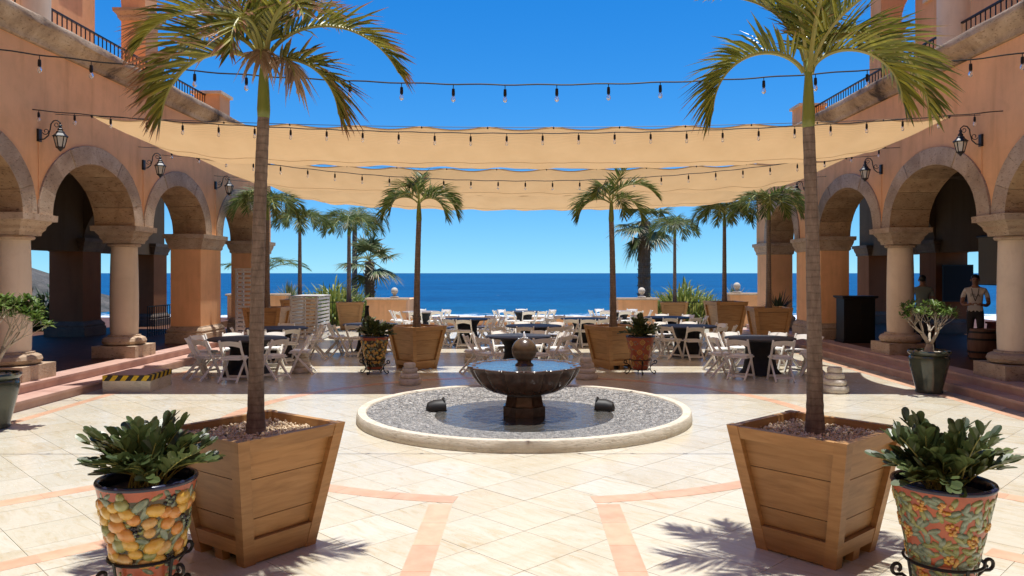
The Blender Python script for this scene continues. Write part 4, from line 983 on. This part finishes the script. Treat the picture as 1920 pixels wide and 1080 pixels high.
# stacked round stones
def stones(label, x, y, s=1.0):
    o = thing('stone_stack', label, 'stone', (x, y, 0)); z = 0
    for r, h in ((.225, .13), (.195, .10), (.155, .10), (.12, .10)):
        m = MB(); r *= s; h *= s; m.lathe([(r * .9, 0), (r, h * .25), (r, h * .7), (r * .9, h - .004), (r * .6, h - .001)], 28, fn=lambda a, z_: 1 + .025 * math.sin(3 * a + r * 90) + .012 * math.sin(7 * a)); m.build('stone', 'wstone', o, (0, 0, z), smooth=False, ang=50); z += h
stones('white stack of round stones in the sun before the shaded steps', 5.46, 13.75, 1.05)
stones('pale stack of round stones behind the fountain rim, lemon pot side', -2.16, 14.75, .95)
stones('grey stack of round stones in the shade behind the table by the ramp box', -4.7, 16.5, .98)
stones('pale stack of round stones behind the fountain bowl, sunflower pot side', 1.23, 15.5, .98)
stones('pale stack of round stones behind the chairs of the first fountain-side table', -1.2, 18.4, .95)
# ================================================================== shade sails with their cables
def sail(label, y0, y1, x0, x1, zc, ze, belly, seed):
    o = thing('shade_sail', label, 'shade sail', (0, y0, 0)); rnd = random.Random(seed); NX, NY = 110, 20
    def zw(x): return zc + (ze - zc) * (x / 7.7) ** 2
    ph = [rnd.uniform(0, 6) for _ in range(6)]
    m = MB(); g = []
    for i in range(NX + 1):
        row = []; u = i / NX; x_ = x0 + (x1 - x0) * u
        end = min(1, min(u, 1 - u) * 9) ** .6; sc = abs(math.sin(u * 13 * PI)) ** .7
        for j in range(NY + 1):
            v = j / NY; sag = belly * (.35 + .65 * end) * math.sin(PI * v ** .85) ** .9
            wr = .016 * math.cos(u * 26 * PI) * (1 - v) ** 1.6 + .007 * math.cos(u * 26 * PI + 1) * v ** 2 + .018 * math.sin(x_ * 5.2 + v * 4 + ph[0]) * math.sin(PI * v) + .012 * math.sin(x_ * 11 - v * 7 + ph[1]) * v + .012 * math.sin(v * 9 + x_ * .8 + ph[2]) * math.sin(PI * v)
            xe = x_ + (.35 * (1 - end) * math.sin(PI * v)) * (1 if u < .5 else -1)
            zz = zw(x_) - sag + wr - .03 * sc * (1 - v) ** 4 - .015 * sc * v ** 4 - .10 * v
            row.append(m.vert((xe, (y1 - y0) * v, zz)))
        g.append(row)
    for i in range(NX):
        for j in range(NY): m.face([g[i][j], g[i+1][j], g[i+1][j+1], g[i][j+1]])
    P = list(m.v); m.build('cloth', 'sail', o, smooth=True)
    for j in (0, 7, 14, NY):                                          # hems and seams
        m = MB(); m.tube([P[i * (NY + 1) + j] for i in range(NX + 1)], .012 if j in (0, NY) else .006, 4); m.build('hem' if j in (0, NY) else 'seam', 'hem', o)
    for yy, dz in ((0, 0), (y1 - y0, -.10)):
        m = MB(); m.tube([(x, yy, zw(x) + dz + .012) for x in [-8.28 + 16.34 * k / 40 for k in range(41)]], .006, 5)
        for sx in (x0, x1): m.blob((sx, yy, zw(sx) + dz + .012), .03, .02, .02)
        m.build('cable', 'iron', o)
    m = MB(); k = 14
    for q in range(k): x = x0 + (x1 - x0) * (q + .0) / (k - 1); m.blob((x, 0, zw(x) + .0), .018, .018, .022, nu=6, nv=4)
    m.build('hooks', 'iron', o)
sail('tan shade sail stretched over the court nearest the fountain', 13.8, 16.75, -7.63, 7.5, 4.66, 4.86, .455, 1)
sail('tan shade sail, middle one of the three over the tables', 17.85, 20.85, -7.47, 7.35, 4.46, 4.74, .40, 2)
sail('tan shade sail over the tables nearest the sea', 21.85, 24.7, -7.3, 7.2, 4.30, 4.64, .28, 3)
# string lights
bm_ = MB(); bm_.lathe([(.006, -.055), (.008, -.05), (.017, -.045), (.02, -.10), (.018, -.125), (.012, -.128)], 10); bm_.tube([(0, 0, 0), (0, 0, -.05)], .005, 5); SOCK = bm_.mesh('socket', 'rubber', ang=40)
bm_ = MB(); bm_.lathe([(.010, -.126), (.018, -.14), (.026, -.165), (.024, -.185), (.012, -.20), (.002, -.203)], 12); BULB = bm_.mesh('bulb', 'bulb', smooth=True)
def strand(label, y, z0, k, x0, x1, xs_):
    o = thing('string_lights', label, 'string lights', (0, y, 0)); f = lambda x: z0 + k * x * x
    m = MB(); m.tube([(x, 0, f(x) + .005 * math.sin(x * 9)) for x in [x0 + (x1 - x0) * i / 120 for i in range(121)]], .009, 6); m.build('cable', 'rubber', o)
    for x in xs_:
        if x0 < x < x1: s = place('socket', SOCK, o, (x, 0, f(x) + .012 * math.sin(x * 9))); place('bulb', BULB, s)
def bulbs(px0, step, Y): return [(px0 - CX) * Y / F + step * Y / F * k for k in range(-40, 41)]
strand('string of clear bulbs against the sky, across both tall palms', 9.3, 4.34, .0107, -8.27, 8.05, bulbs(947, 97, 9.3))
strand('string of clear bulbs along the front edge of the first sail', 13.15, 4.45, .0058, -8.27, 8.05, bulbs(950, 67.5, 13.15))
strand('string of clear bulbs hanging before the middle sail', 17.4, 4.15, .0115, -7.9, 8.05, bulbs(985, 51, 17.4))
# ================================================================== wall lanterns
def make_lantern(label, loc, sgn):
    o = thing('wall_lantern', label, 'lantern', loc)
    o.scale = (.88, .88, .88); o.rotation_euler.z = 0 if sgn > 0 else PI                  # arm points along local +x, away from the wall
    m = MB(); m.box((0.0, -.05, -.14), (.045, .05, .1)); m.build('wall_plate', 'iron', o)
    m = MB(); m.tube([(.04, 0, -.1), (.12, 0, -.09), (.2, 0, -.02), (.235, 0, .1), (.25, 0, .2), (.30, 0, .26), (.37, 0, .27), (.43, 0, .22), (.43, 0, .16)], .012, 6)
    pts = []
    for k in range(16): t = R(200 + 400 * k / 15); q = .07 - .05 * k / 15; pts.append((.15 + q * math.cos(t), 0, .06 + q * math.sin(t)))
    m.tube(pts, .008, 5); pts = []
    for k in range(16): t = R(20 - 400 * k / 15); q = .06 - .04 * k / 15; pts.append((.36 + q * math.cos(t), 0, .19 + q * math.sin(t)))
    m.tube(pts, .007, 5); m.build('bracket', 'iron', o)
    m = MB(); X = .43
    m.lathe([(.02, .19), (.035, .17), (.02, .15), (.03, .12), (.05, .10), (.045, .07), (.07, .05), (.08, .02), (.135, -.03), (.145, -.045), (.12, -.05)], 6, o=(X, 0, 0), a0=PI / 6)
    m.lathe([(.125, -.05), (.12, -.055)], 6, o=(X, 0, 0), a0=PI / 6)
    for k in range(6): a = PI / 6 + k * PI / 3; m.bar((X + .118 * math.cos(a), .118 * math.sin(a), -.05), (X + .07 * math.cos(a), .07 * math.sin(a), -.25), .014, .014)
    m.lathe([(.078, -.245), (.08, -.26), (.05, -.28), (.025, -.31), (.012, -.33)], 6, o=(X, 0, 0), a0=PI / 6); l = m.build('lantern_frame', 'iron', o)
    m = MB(); m.lathe([(.110, -.052), (.066, -.246)], 6, o=(X, 0, 0), a0=PI / 6); m.build('glass', 'lglass', l)
    m = MB(); m.tube([(.012, 0, -.14), (.012, .005, -.7), (.012, 0, -1.35)], .008, 5); m.build('conduit', 'orange', o)
lab = ['wrought iron wall lantern above the cream column by the ramp box', 'wrought iron wall lantern above the column, second sunlit arch spandrel', 'wrought iron wall lantern above the orange pier with the tall screen',
       'wrought iron wall lantern above the cream column by the person in white', 'wrought iron wall lantern above the column behind the pale-branched plant', 'wrought iron wall lantern above the orange pier by the black cabinet']
for i, y in enumerate((13.3, 16.95, 20.9)): make_lantern(lab[i], (-8.27, y, 4.46), 1)
for i, y in enumerate((13.75, 17.6, 22.0)): make_lantern(lab[3 + i], (8.05, y, 4.45), -1)
# ================================================================== tables and folding chairs
def make_table(label, x, y, r, wood=False):
    o = thing('round_table', label, 'table', (x, y, 0))
    m = MB(); m.lathe([(r - .03, .725), (r, .735), (r, .757), (r - .015, .762), (r * .5, .762), (.02, .762)], 40, caps=False); m.build('table_top', 'tabwood' if wood else 'clothtop', o, ang=50)
    def wav(a, z): return 1 + .05 * math.sin(4 * a) * (1 - z)
    m = MB(); m.lathe([(r * .62, .015), (r * .50, .12), (r * .43, .35), (r * .42, .55), (r * .55, .69), (r * .93, .738)], 40, fn=wav, caps=False); m.build('table_skirt', 'black', o, smooth=True)
def chair_parts():
    P = {}
    def leg_front(s):
        m = MB(); x = s * .205; pts = [(x, .20, 0), (x, .02, .40), (x, -.10, .60), (x, -.185, .80)]
        for a, b in zip(pts[:-1], pts[1:]): m.bar(a, b, .03, .044, (0, 1, 0))
        return m.mesh('leg', 'white')
    def leg_rear(s): m = MB(); x = s * .175; m.bar((x, -.27, 0), (x, .13, .43), .027, .04, (0, 1, 0)); return m.mesh('leg', 'white')
    P['leg'] = [leg_front(-1), leg_front(1), leg_rear(-1), leg_rear(1)]
    m = MB(); n = 10; rows = []
    for k in range(n + 1):                                                # curved top panel
        u = -1 + 2 * k / n; x = u * .205; c = 1 - u * u; zb = .655 + .045 * c; zt = .775 + .02 * c - (.012 if abs(u) > .95 else 0); dy = -.04 * c
        yb, yt = -.120 + dy, -.178 + dy; rows.append([m.vert(p) for p in ((x, yb, zb), (x, yt, zt), (x, yt - .02, zt), (x, yb - .02, zb))])
    for k in range(n):
        for e in range(4): m.face([rows[k][e], rows[k][(e+1) % 4], rows[k+1][(e+1) % 4], rows[k+1][e]])
    m.face(rows[0][::-1]); m.face(rows[-1]); P['backrest'] = m.mesh('backrest', 'white')
    m = MB(); sqloft(m, [(.19, .20, .43), (.19, .20, .455)], 0, .03); P['seat_frame'] = m.mesh('seat_frame', 'white')
    m = MB(); sqloft(m, [(.165, .175, .4555), (.175, .185, .465), (.17, .18, .482), (.15, .16, .488)], 0, .03); P['seat'] = m.mesh('seat', 'pad')
    m = MB(); m.bar((-.2, .165, .078), (.2, .165, .078), .022, .04); P['s1'] = m.mesh('stretcher', 'white')
    m = MB(); m.bar((-.17, -.20, .078), (.17, -.20, .078), .022, .04); P['s2'] = m.mesh('stretcher', 'white')
    return P
CP = chair_parts()
def chair(label, x, y, rz, group):
    o = thing('folding_chair', label, 'chair', (x, y, 0), rz, group)
    for q in CP['leg']: place('leg', q, o)
    for k, nme in (('backrest', 'backrest'), ('seat_frame', 'seat_frame'), ('seat', 'seat'), ('s1', 'stretcher'), ('s2', 'stretcher')): place(nme, CP[k], o)
TB = [('beside the striped ramp box', -5.72, 16.15, .78, 0, [205, 232, 275, 318, 20, 75, 130, 165]),
      ('in front of the slatted screens', -6.05, 19.15, .74, 0, [215, 262, 305, 350, 40, 95]),
      ('right behind the fountain bowl', -.13, 16.7, .7, 0, [195, 238, 290, 335, 25, 70, 115, 160]),
      ('second in the row behind the fountain', .24, 20, .72, 0, [190, 225, 258, 290, 325, 8, 55, 110]),
      ('behind the fountain towards the lemon pot', -1.68, 23, .68, 0, [200, 240, 275, 315, 15, 60, 120, 160]),
      ('against the low sea parapet', 0, 27.5, .62, 0, [160, 200, 240, 275, 305, 340, 20, 90]),
      ('behind the fountain towards the sunflower pot', 1.75, 23.1, .68, 0, [205, 240, 270, 300, 350, 25, 60, 130]),
      ('nearest the white stone stack and shaded steps', 4.9, 16.25, .72, 0, [200, 236, 275, 352, 18, 60, 105, 140]),
      ('just behind the sunflower pot', 4.15, 19.9, .74, 0, [200, 235, 265, 298, 335, 20, 70, 120]),
      ('before the small palm planter by the bush', 4.35, 23.8, .72, 0, [190, 225, 265, 310, 0, 40, 90, 150]),
      ('bare-topped near the lemon-side finial wall', -3.6, 27.3, .66, 1, [180, 225, 270, 310, 350, 40, 95]),
      ('bare-topped near the sunflower-side finial wall', 3.35, 27.6, .66, 1, [190, 235, 270, 305, 350, 60, 120]),
      ('behind the lemon pot', -4.05, 20.6, .72, 0, [195, 228, 258, 290, 320, 350, 30, 100])]
crnd = random.Random(77)
for loc_, x, y, r, wd, angs in TB:
    make_table('round table with %s %s' % ('black skirt' if wd else 'black cloth', loc_), x, y, r, wd)
    for a in angs:
        a = R(a + crnd.uniform(-5, 5)); d = r + .17 + crnd.uniform(-.05, .14)
        sd = 'sea side' if math.sin(a) > .7 else 'fountain side' if math.sin(a) < -.7 else 'sunlit-steps side' if math.cos(a) < 0 else 'shaded-steps side'
        chair('white folding chair, ' + sd + ' of the table ' + loc_, x + d * math.cos(a), y + d * math.sin(a), a + PI / 2 + R(crnd.uniform(-16, 16)), 'chairs on the ' + sd + ' of the table ' + loc_)
# ================================================================== white slatted screens
def slat_screen(label, x, y, w_, d, h, z, n):
    o = thing('slatted_screen', label, 'screen', (x, y, z)); post = MB(); post.box((-.03, -.03, 0), (.03, .03, h)); pme = post.mesh('post', 'whitewood')
    for px_ in (-w_ / 2, w_ / 2):
        for py_ in (0, d): place('post', pme, o, (px_, py_, 0))
    q = MB(); q.box((-w_ / 2 - .01, -.045, -.035), (w_ / 2 + .01, -.032, .035)); fs = q.mesh('slat', 'whitewood'); q = MB(); q.box((.032, .03, -.035), (.045, d - .03, .035)); ss = q.mesh('slat', 'whitewood')
    for k in range(n):
        zz = .06 + (h - .12) * k / (n - 1); place('slat', fs, o, (0, 0, zz)); place('slat', ss, o, (w_ / 2, 0, zz)); c = place('slat', ss, o, (-w_ / 2 - .077, 0, zz))
    m = MB(); m.box((-w_ / 2 - .06, -.06, h + .002), (w_ / 2 + .06, d + .05, h + .035)); m.build('top_board', 'whitewood', o)
slat_screen('tall white slatted screen in the far sunlit arch', -8.12, 22.7, .46, .5, 1.9, .3, 15)
slat_screen('low white slatted screen before the iron fence', -6.8, 24.1, .78, 1.5, 1.36, 0, 12)
# ================================================================== gallery furniture
o = thing('black_cabinet', 'black wooden cabinet standing in the shaded arch beside the pier', 'cabinet', (8.62, 20.35, .3))
m = MB(); m.box((-.40, -.25, .06), (.40, .25, 1.14)); m.box((-.43, -.28, 0), (.43, .28, .06)); m.build('body', 'rubber', o)
m = MB(); sqloft(m, [(.42, .27, 1.142), (.46, .31, 1.17), (.46, .31, 1.21)], 0, 0); m.build('top', 'rubber', o)
for s in (-1, 1): m = MB(); m.box((s * .2 - .17, -.262, .12), (s * .2 + .17, -.252, 1.06)); d = m.build('door', 'rubber', o); m = MB(); m.blob((s * .05, -.272, .6), .012, .012, .012); m.build('handle', 'iron', d)
o = thing('wall_screen', 'black television screen on the dark inner pier', 'television', (12.85, 23.2, 1.35)); m = MB(); m.box((-.45, -.05, -.1), (.45, .0, 1.0)); m.build('body', 'rubber', o); m = MB(); m.box((-.42, -.056, -.06), (.42, -.052, .96)); m.build('display', 'screen', o)
o = thing('roller_blind', 'beige roller blind half lowered in the gallery opening', 'blind', (12.35, 20.6, 0)); m = MB(); m.box((-.01, -1.3, 1.8), (.01, .65, 3.05)); m.build('cloth', 'blind', o); m = MB(); m.tube([(0, -1.35, 3.08), (0, .7, 3.08)], .04, 8); m.build('roller', 'iron', o); m = MB(); m.bar((0, -1.3, 1.79), (0, .65, 1.79), .03, .03); m.build('bottom_bar', 'iron', o)
o = thing('barrel', 'dark oak barrel standing in the gallery before the person in white', 'barrel', (9.35, 15.95, .3))
m = MB(); m.lathe([(.22, 0), (.26, .15), (.28, .33), (.26, .52), (.23, .66), (.21, .662), (.2, .64)], 24); m.build('staves', 'barrel', o, ang=40)
for z in (.06, .2, .46, .6): r = .225 + .058 * math.sin(PI * z / .66); m = MB(); m.lathe([(r + .008, z - .02), (r + .009, z + .02)], 24, caps=False); m.build('hoop', 'iron', o)
o = thing('serving_table', 'gallery table under a dark red cloth beside the barrel', 'table', (10.45, 16.4, .3))
m = MB(); m.box((-.55, -.4, .72), (.55, .4, .76)); m.build('table_top', 'redcloth', o); m = MB(); m.lathe([(.72, .01), (.69, .4), (.66, .718)], 4, a0=PI / 4); m.build('tablecloth', 'redcloth', o)
o = thing('display_box', 'white printed box on the gallery table beside the person', 'box', (10.35, 16.2, 1.062)); m = MB(); m.box((-.19, -.14, 0), (.19, .14, .2)); m.build('body', 'card', o)
m = MB()
for k in range(4): m.blob((-.135 + .09 * k, -.142, .13), .034, .002, .018, nu=10, nv=4)
m.box((-.15, -.143, .04), (.15, -.1415, .06)); m.build('print', 'print', o)
m = MB(); m.hexa([(-.17, .0, .202), (.17, .0, .202), (.17, .13, .202), (-.17, .13, .202), (-.17, .05, .30), (.17, .05, .30), (.17, .08, .30), (-.17, .08, .30)]); m.build('lid', 'card', o)
o = thing('lounge_chair', 'dark cushioned armchair in the gallery behind the cabinet', 'armchair', (9.5, 19.2, .3)); m = MB(); m.box((-.33, -.33, .15), (.33, .33, .4)); m.build('seat', 'rubber', o); m = MB(); m.box((-.33, .24, .401), (.33, .36, .78)); m.build('backrest', 'rubber', o)
for s in (-1, 1): m = MB(); m.box((s * .38 - .045, -.33, .0), (s * .38 + .045, .33, .56)); m.build('armrest', 'barrel', o)
o = thing('bottle_post', 'dark bottle-shaped post rising behind the lemon pot plant', 'post', (-3.62, 18.0, 0)); m = MB(); m.lathe([(.10, 0), (.11, .02), (.11, .95), (.10, 1.02), (.05, 1.14), (.04, 1.3), (.05, 1.31), (.05, 1.35)], 18); m.build('body', 'rubber', o, ang=40); m = MB(); m.lathe([(.112, .6), (.112, .85)], 18, caps=False); m.build('band', 'tabwood', o)
o = thing('stair_railing', 'short black iron railing between the cream column and stone block', 'railing', (-10.6, 22.0, .3)); m = MB(); m.bar((0, 0, .85), (0, 2.2, .85), .04, .03); m.bar((0, 0, .1), (0, 2.2, .1), .03, .02); m.build('rail', 'iron', o)
m = MB(); m.bar((0, 0, 0), (0, 0, .85), .018, .018); me = m.mesh('bar', 'iron')
for k in range(17): place('bar', me, o, (0, 2.2 * k / 16, 0))
# ================================================================== people in the gallery
def person(label, loc, rz, shirt, arms, h=1.72, text=None, look=0):
    o = thing('person', label, 'person', loc, rz); k = h / 1.75
    V = []; E = []; RD = []
    def v(p, r): V.append((p[0] * k, p[1] * k, p[2] * k)); RD.append((r[0] * k, r[1] * k) if isinstance(r, tuple) else (r * k, r * k)); return len(V) - 1
    def chain(st, pts):
        q = st
        for p, r in pts: n = v(p, r); E.append((q, n)); q = n
        return q
    pel = v((0, 0, .95), (.155, .115)); ch = chain(pel, [((0, .0, 1.1), (.14, .105)), ((0, .0, 1.28), (.165, .115)), ((0, -.01, 1.42), (.15, .09)), ((0, -.005, 1.5), (.062, .06)), ((0, .01, 1.57), (.058, .06)), ((0, .02, 1.64), (.078, .095)), ((0, .015, 1.71), (.06, .075))])
    sh = 3
    for s in (-1, 1):
        chain(pel, [((s * .09, 0, .88), .095), ((s * .10, .01, .5), .062), ((s * .105, -.01, .28), .056), ((s * .105, -.01, .09), .042), ((s * .11, .06, .035), .04), ((s * .115, .15, .03), .032)])
        chain(sh, [((s * .17, -.01, 1.42), .065)] + [((s * p[0], p[1], p[2]), r) for p, r in arms])
    me = bpy.data.meshes.new('body'); me.from_pydata(V, E, []); b = bpy.data.objects.new('body', me); COL.objects.link(b)
    sk = b.modifiers.new('s', 'SKIN'); sk.use_smooth_shade = True
    for i, r in enumerate(RD): me.skin_vertices[0].data[i].radius = r
    me.skin_vertices[0].data[0].use_root = True
    sb = b.modifiers.new('u', 'SUBSURF'); sb.levels = 2; sb.render_levels = 2
    dg = bpy.context.evaluated_depsgraph_get(); nm = bpy.data.meshes.new_from_object(b.evaluated_get(dg)); bpy.data.objects.remove(b)
    nm.materials.clear()
    for q in ('skin', shirt, 'pants', 'shoe'): nm.materials.append(MT[q])
    el = arms[0][0]
    for f in nm.polygons:
        c = f.center / k; i = 0
        if c.z < .07: i = 3
        elif c.z < .98 and abs(c.x) < .21 and c.y < .12: i = 2
        elif c.z < 1.485 and not (abs(c.x) > .175 and c.z < 1.27) and not (c.y > .14): i = 1
        f.material_index = i
    for p in nm.polygons: p.use_smooth = True
    place('body', nm, o)
    m = MB(); m.blob((0, -.005 * k, 1.685 * k), .083 * k, .10 * k, .085 * k, nu=14, nv=8); hh = m.build('hair', 'hair', o, smooth=True); hh.location.y = -.02
    m = MB(); m.blob((0, .112 * k, 1.635 * k), .013, .018, .02)
    for s in (-1, 1): m.blob((s * .082 * k, .01, 1.64 * k), .012, .02, .03)
    m.build('nose_and_ears', 'skin', o, smooth=True)
    m = MB()
    for s in (-1, 1): m.blob((s * .03, .102 * k, 1.655 * k), .012, .006, .006)
    m.box((-.022, .10 * k, 1.598 * k), (.022, .108 * k, 1.604 * k)); m.build('face', 'hair', o)
    hx, hy, hz = arms[-1][0]; m = MB()
    for s in (-1, 1):
        for q in range(4): m.tube([((s * (hx - .035 + .022 * q)) * k, (hy + .02) * k, hz * k), ((s * (hx - .035 + .022 * q)) * k, (hy + .075) * k, (hz + .005) * k), ((s * (hx - .035 + .02 * q)) * k, (hy + .09 - .008 * abs(q - 1)) * k, (hz - .03) * k)], [.011, .010, .008], 6)
        m.tube([(s * (hx - .045) * k, hy * k, (hz + .01) * k), (s * (hx - .075) * k, (hy + .04) * k, (hz + .015) * k)], [.012, .009], 6)
    m.build('fingers', 'skin', o, smooth=True)
    if text:
        m = MB(); m.tube([(-.07, .06, 1.47), (-.05, .135, 1.35), (0, .14, 1.2)], .007, 5); m.tube([(.07, .06, 1.47), (.05, .135, 1.35), (0, .14, 1.2)], .007, 5); m.build('lanyard', 'rubber', o)
        cu = bpy.data.curves.new('t', 'FONT'); cu.body = text; cu.size = .1; cu.align_x = 'CENTER'; cu.extrude = .002; t = bpy.data.objects.new('t', cu); COL.objects.link(t)
        dg = bpy.context.evaluated_depsgraph_get(); tm = bpy.data.meshes.new_from_object(t.evaluated_get(dg)); bpy.data.objects.remove(t); tm.materials.clear(); tm.materials.append(MT['print'])
        q = place('shirt_lettering', tm, o, (0, .128, 1.29)); q.rotation_euler = (R(90), 0, PI)
    return o
A1 = [((.22, .0, 1.33), .052), ((.25, -.02, 1.14), .043), ((.20, .14, 1.10), .036), ((.10, .25, 1.13), .028), ((.07, .28, 1.14), .03)]
A2 = [((.21, -.01, 1.33), .052), ((.235, -.03, 1.14), .042), ((.24, .03, .98), .034), ((.24, .06, .90), .027), ((.24, .07, .84), .03)]
person('person in a white printed T-shirt with a dark lanyard, hands together', (9.72, 16.85, .3), R(150), 'teeW', A1, 1.76, 'FILA')
person('person in a grey-green shirt with back turned, beside the cream column', (9.42, 18.5, .3), R(-20), 'teeG', A2, 1.74)
